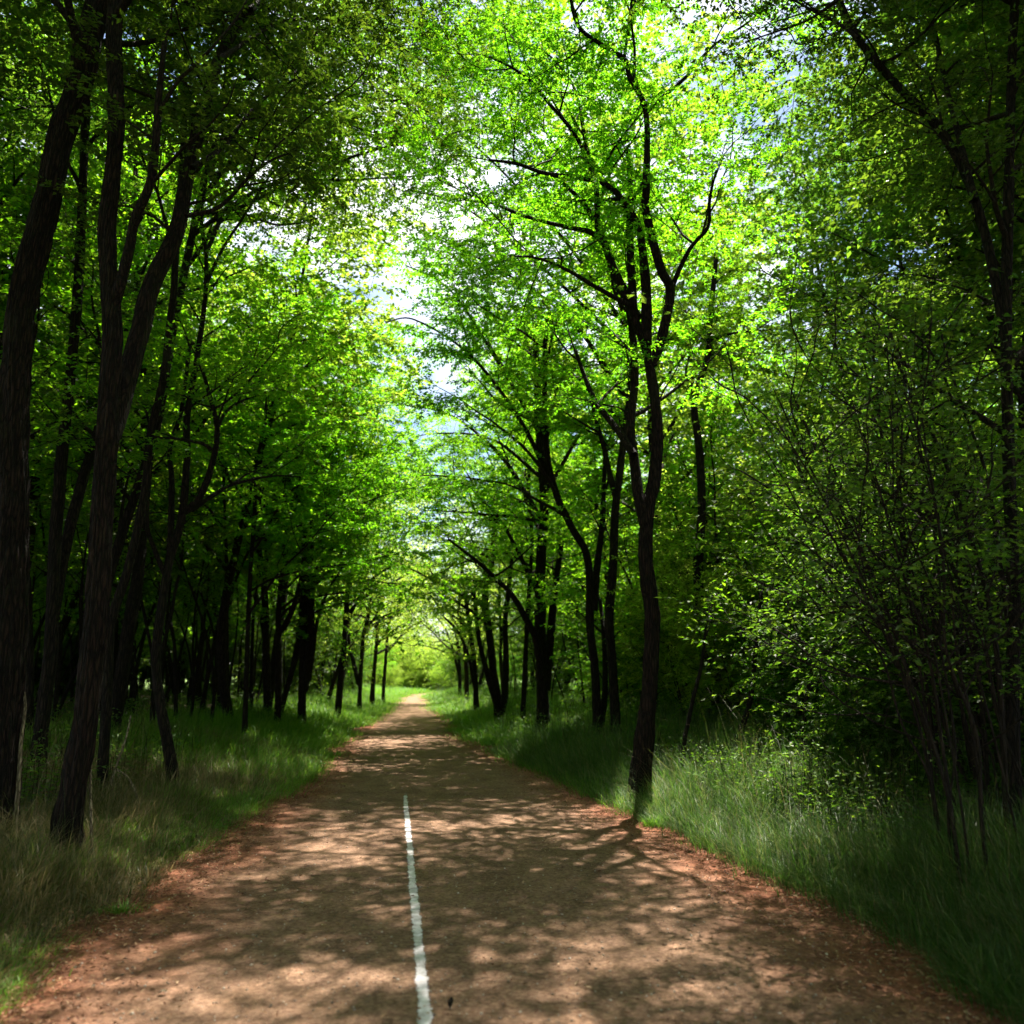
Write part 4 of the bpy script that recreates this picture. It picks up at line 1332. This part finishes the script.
dead_stem(7.4, [(18, 800), (23, 750), (26, 700), (30, 665), (24, 640)], 4.5, 'pale upright dead stem beside the massive left edge tree', 1)
dead_stem(7.0, [(100, 790), (99, 740), (98, 700), (101, 670)], 3.5, 'pale dead stem standing against the large forked tree', 2)
dead_stem(9.4, [(108, 765), (118, 735), (130, 700), (134, 680)], 3, 'pale dead stem slanting right between the forked and slender trees', 3)
dead_stem(9.0, [(145, 760), (141, 735), (132, 720), (122, 714)], 2.4, 'thin hooked dead stem in the grass left of the slender tree', 4)
dead_stem(12.0, [(186, 740), (198, 733), (215, 729), (240, 733)], 3, 'pale fallen stick lying in the grass right of the slender tree', 5)


def weed(Y, px_, py, h, label, seed, spike):
    rng = np.random.default_rng(seed)
    p = at(px_, py, Y)
    p[2] = float(ground_z(p[0], p[1]))
    root = empty('weed', p, label, 'weed')
    P = wander(rng, (0, 0, -0.02), (0.05, 0, 1), h, 7, jit=0.05)
    mb = MB()
    mb.tube(P, np.linspace(0.006, 0.003, 7), 6, 0)
    mb.build('stem', [M_GRASS], root)
    n = 30
    u = np.linspace(0.1, 0.95, n)
    pos = np.stack([np.interp(u, np.linspace(0, 1, 7), P[:, k]) for k in range(3)], 1)
    a = np.arange(n) * 2.4
    ax = norm(np.stack([np.cos(a), np.sin(a), np.full(n, 0.45)], 1))
    sz = 0.15 * (1.1 - u * 0.8)
    lb = MB()
    lb.leaves(pos, ax, norm(np.array([0, 0, 1.0]) + rng.normal(0, .2, (n, 3))), sz, sz * 0.35)
    lb.build('foliage', [M_GRASS], root)
    if spike:
        m = 160
        u = rng.uniform(0.62, 1.04, m)
        pos = np.stack([np.interp(np.minimum(u, 1), np.linspace(0, 1, 7), P[:, k]) for k in range(3)], 1)
        pos[:, 2] += np.maximum(u - 1, 0) * h
        a = rng.random(m) * 6.28
        ax = norm(np.stack([np.cos(a), np.sin(a), rng.uniform(0.2, 1, m)], 1))
        fb = MB()
        fb.leaves(pos, ax, norm(rng.normal(0, 1, (m, 3))), np.full(m, 0.03), np.full(m, 0.016))
        fb.build('flower_spike', [M_OLIVE], root)


weed(9.0, 773, 790, 0.62, 'upright weed with a pale yellow-green spike above the right verge grass', 1, True)
weed(9.3, 800, 790, 0.5, 'broad-leaved weed in the right verge grass beside the spiked one', 2, False)
weed(8.6, 832, 800, 0.55, 'leafy weed in front of the thicket in the tall right grass', 3, False)
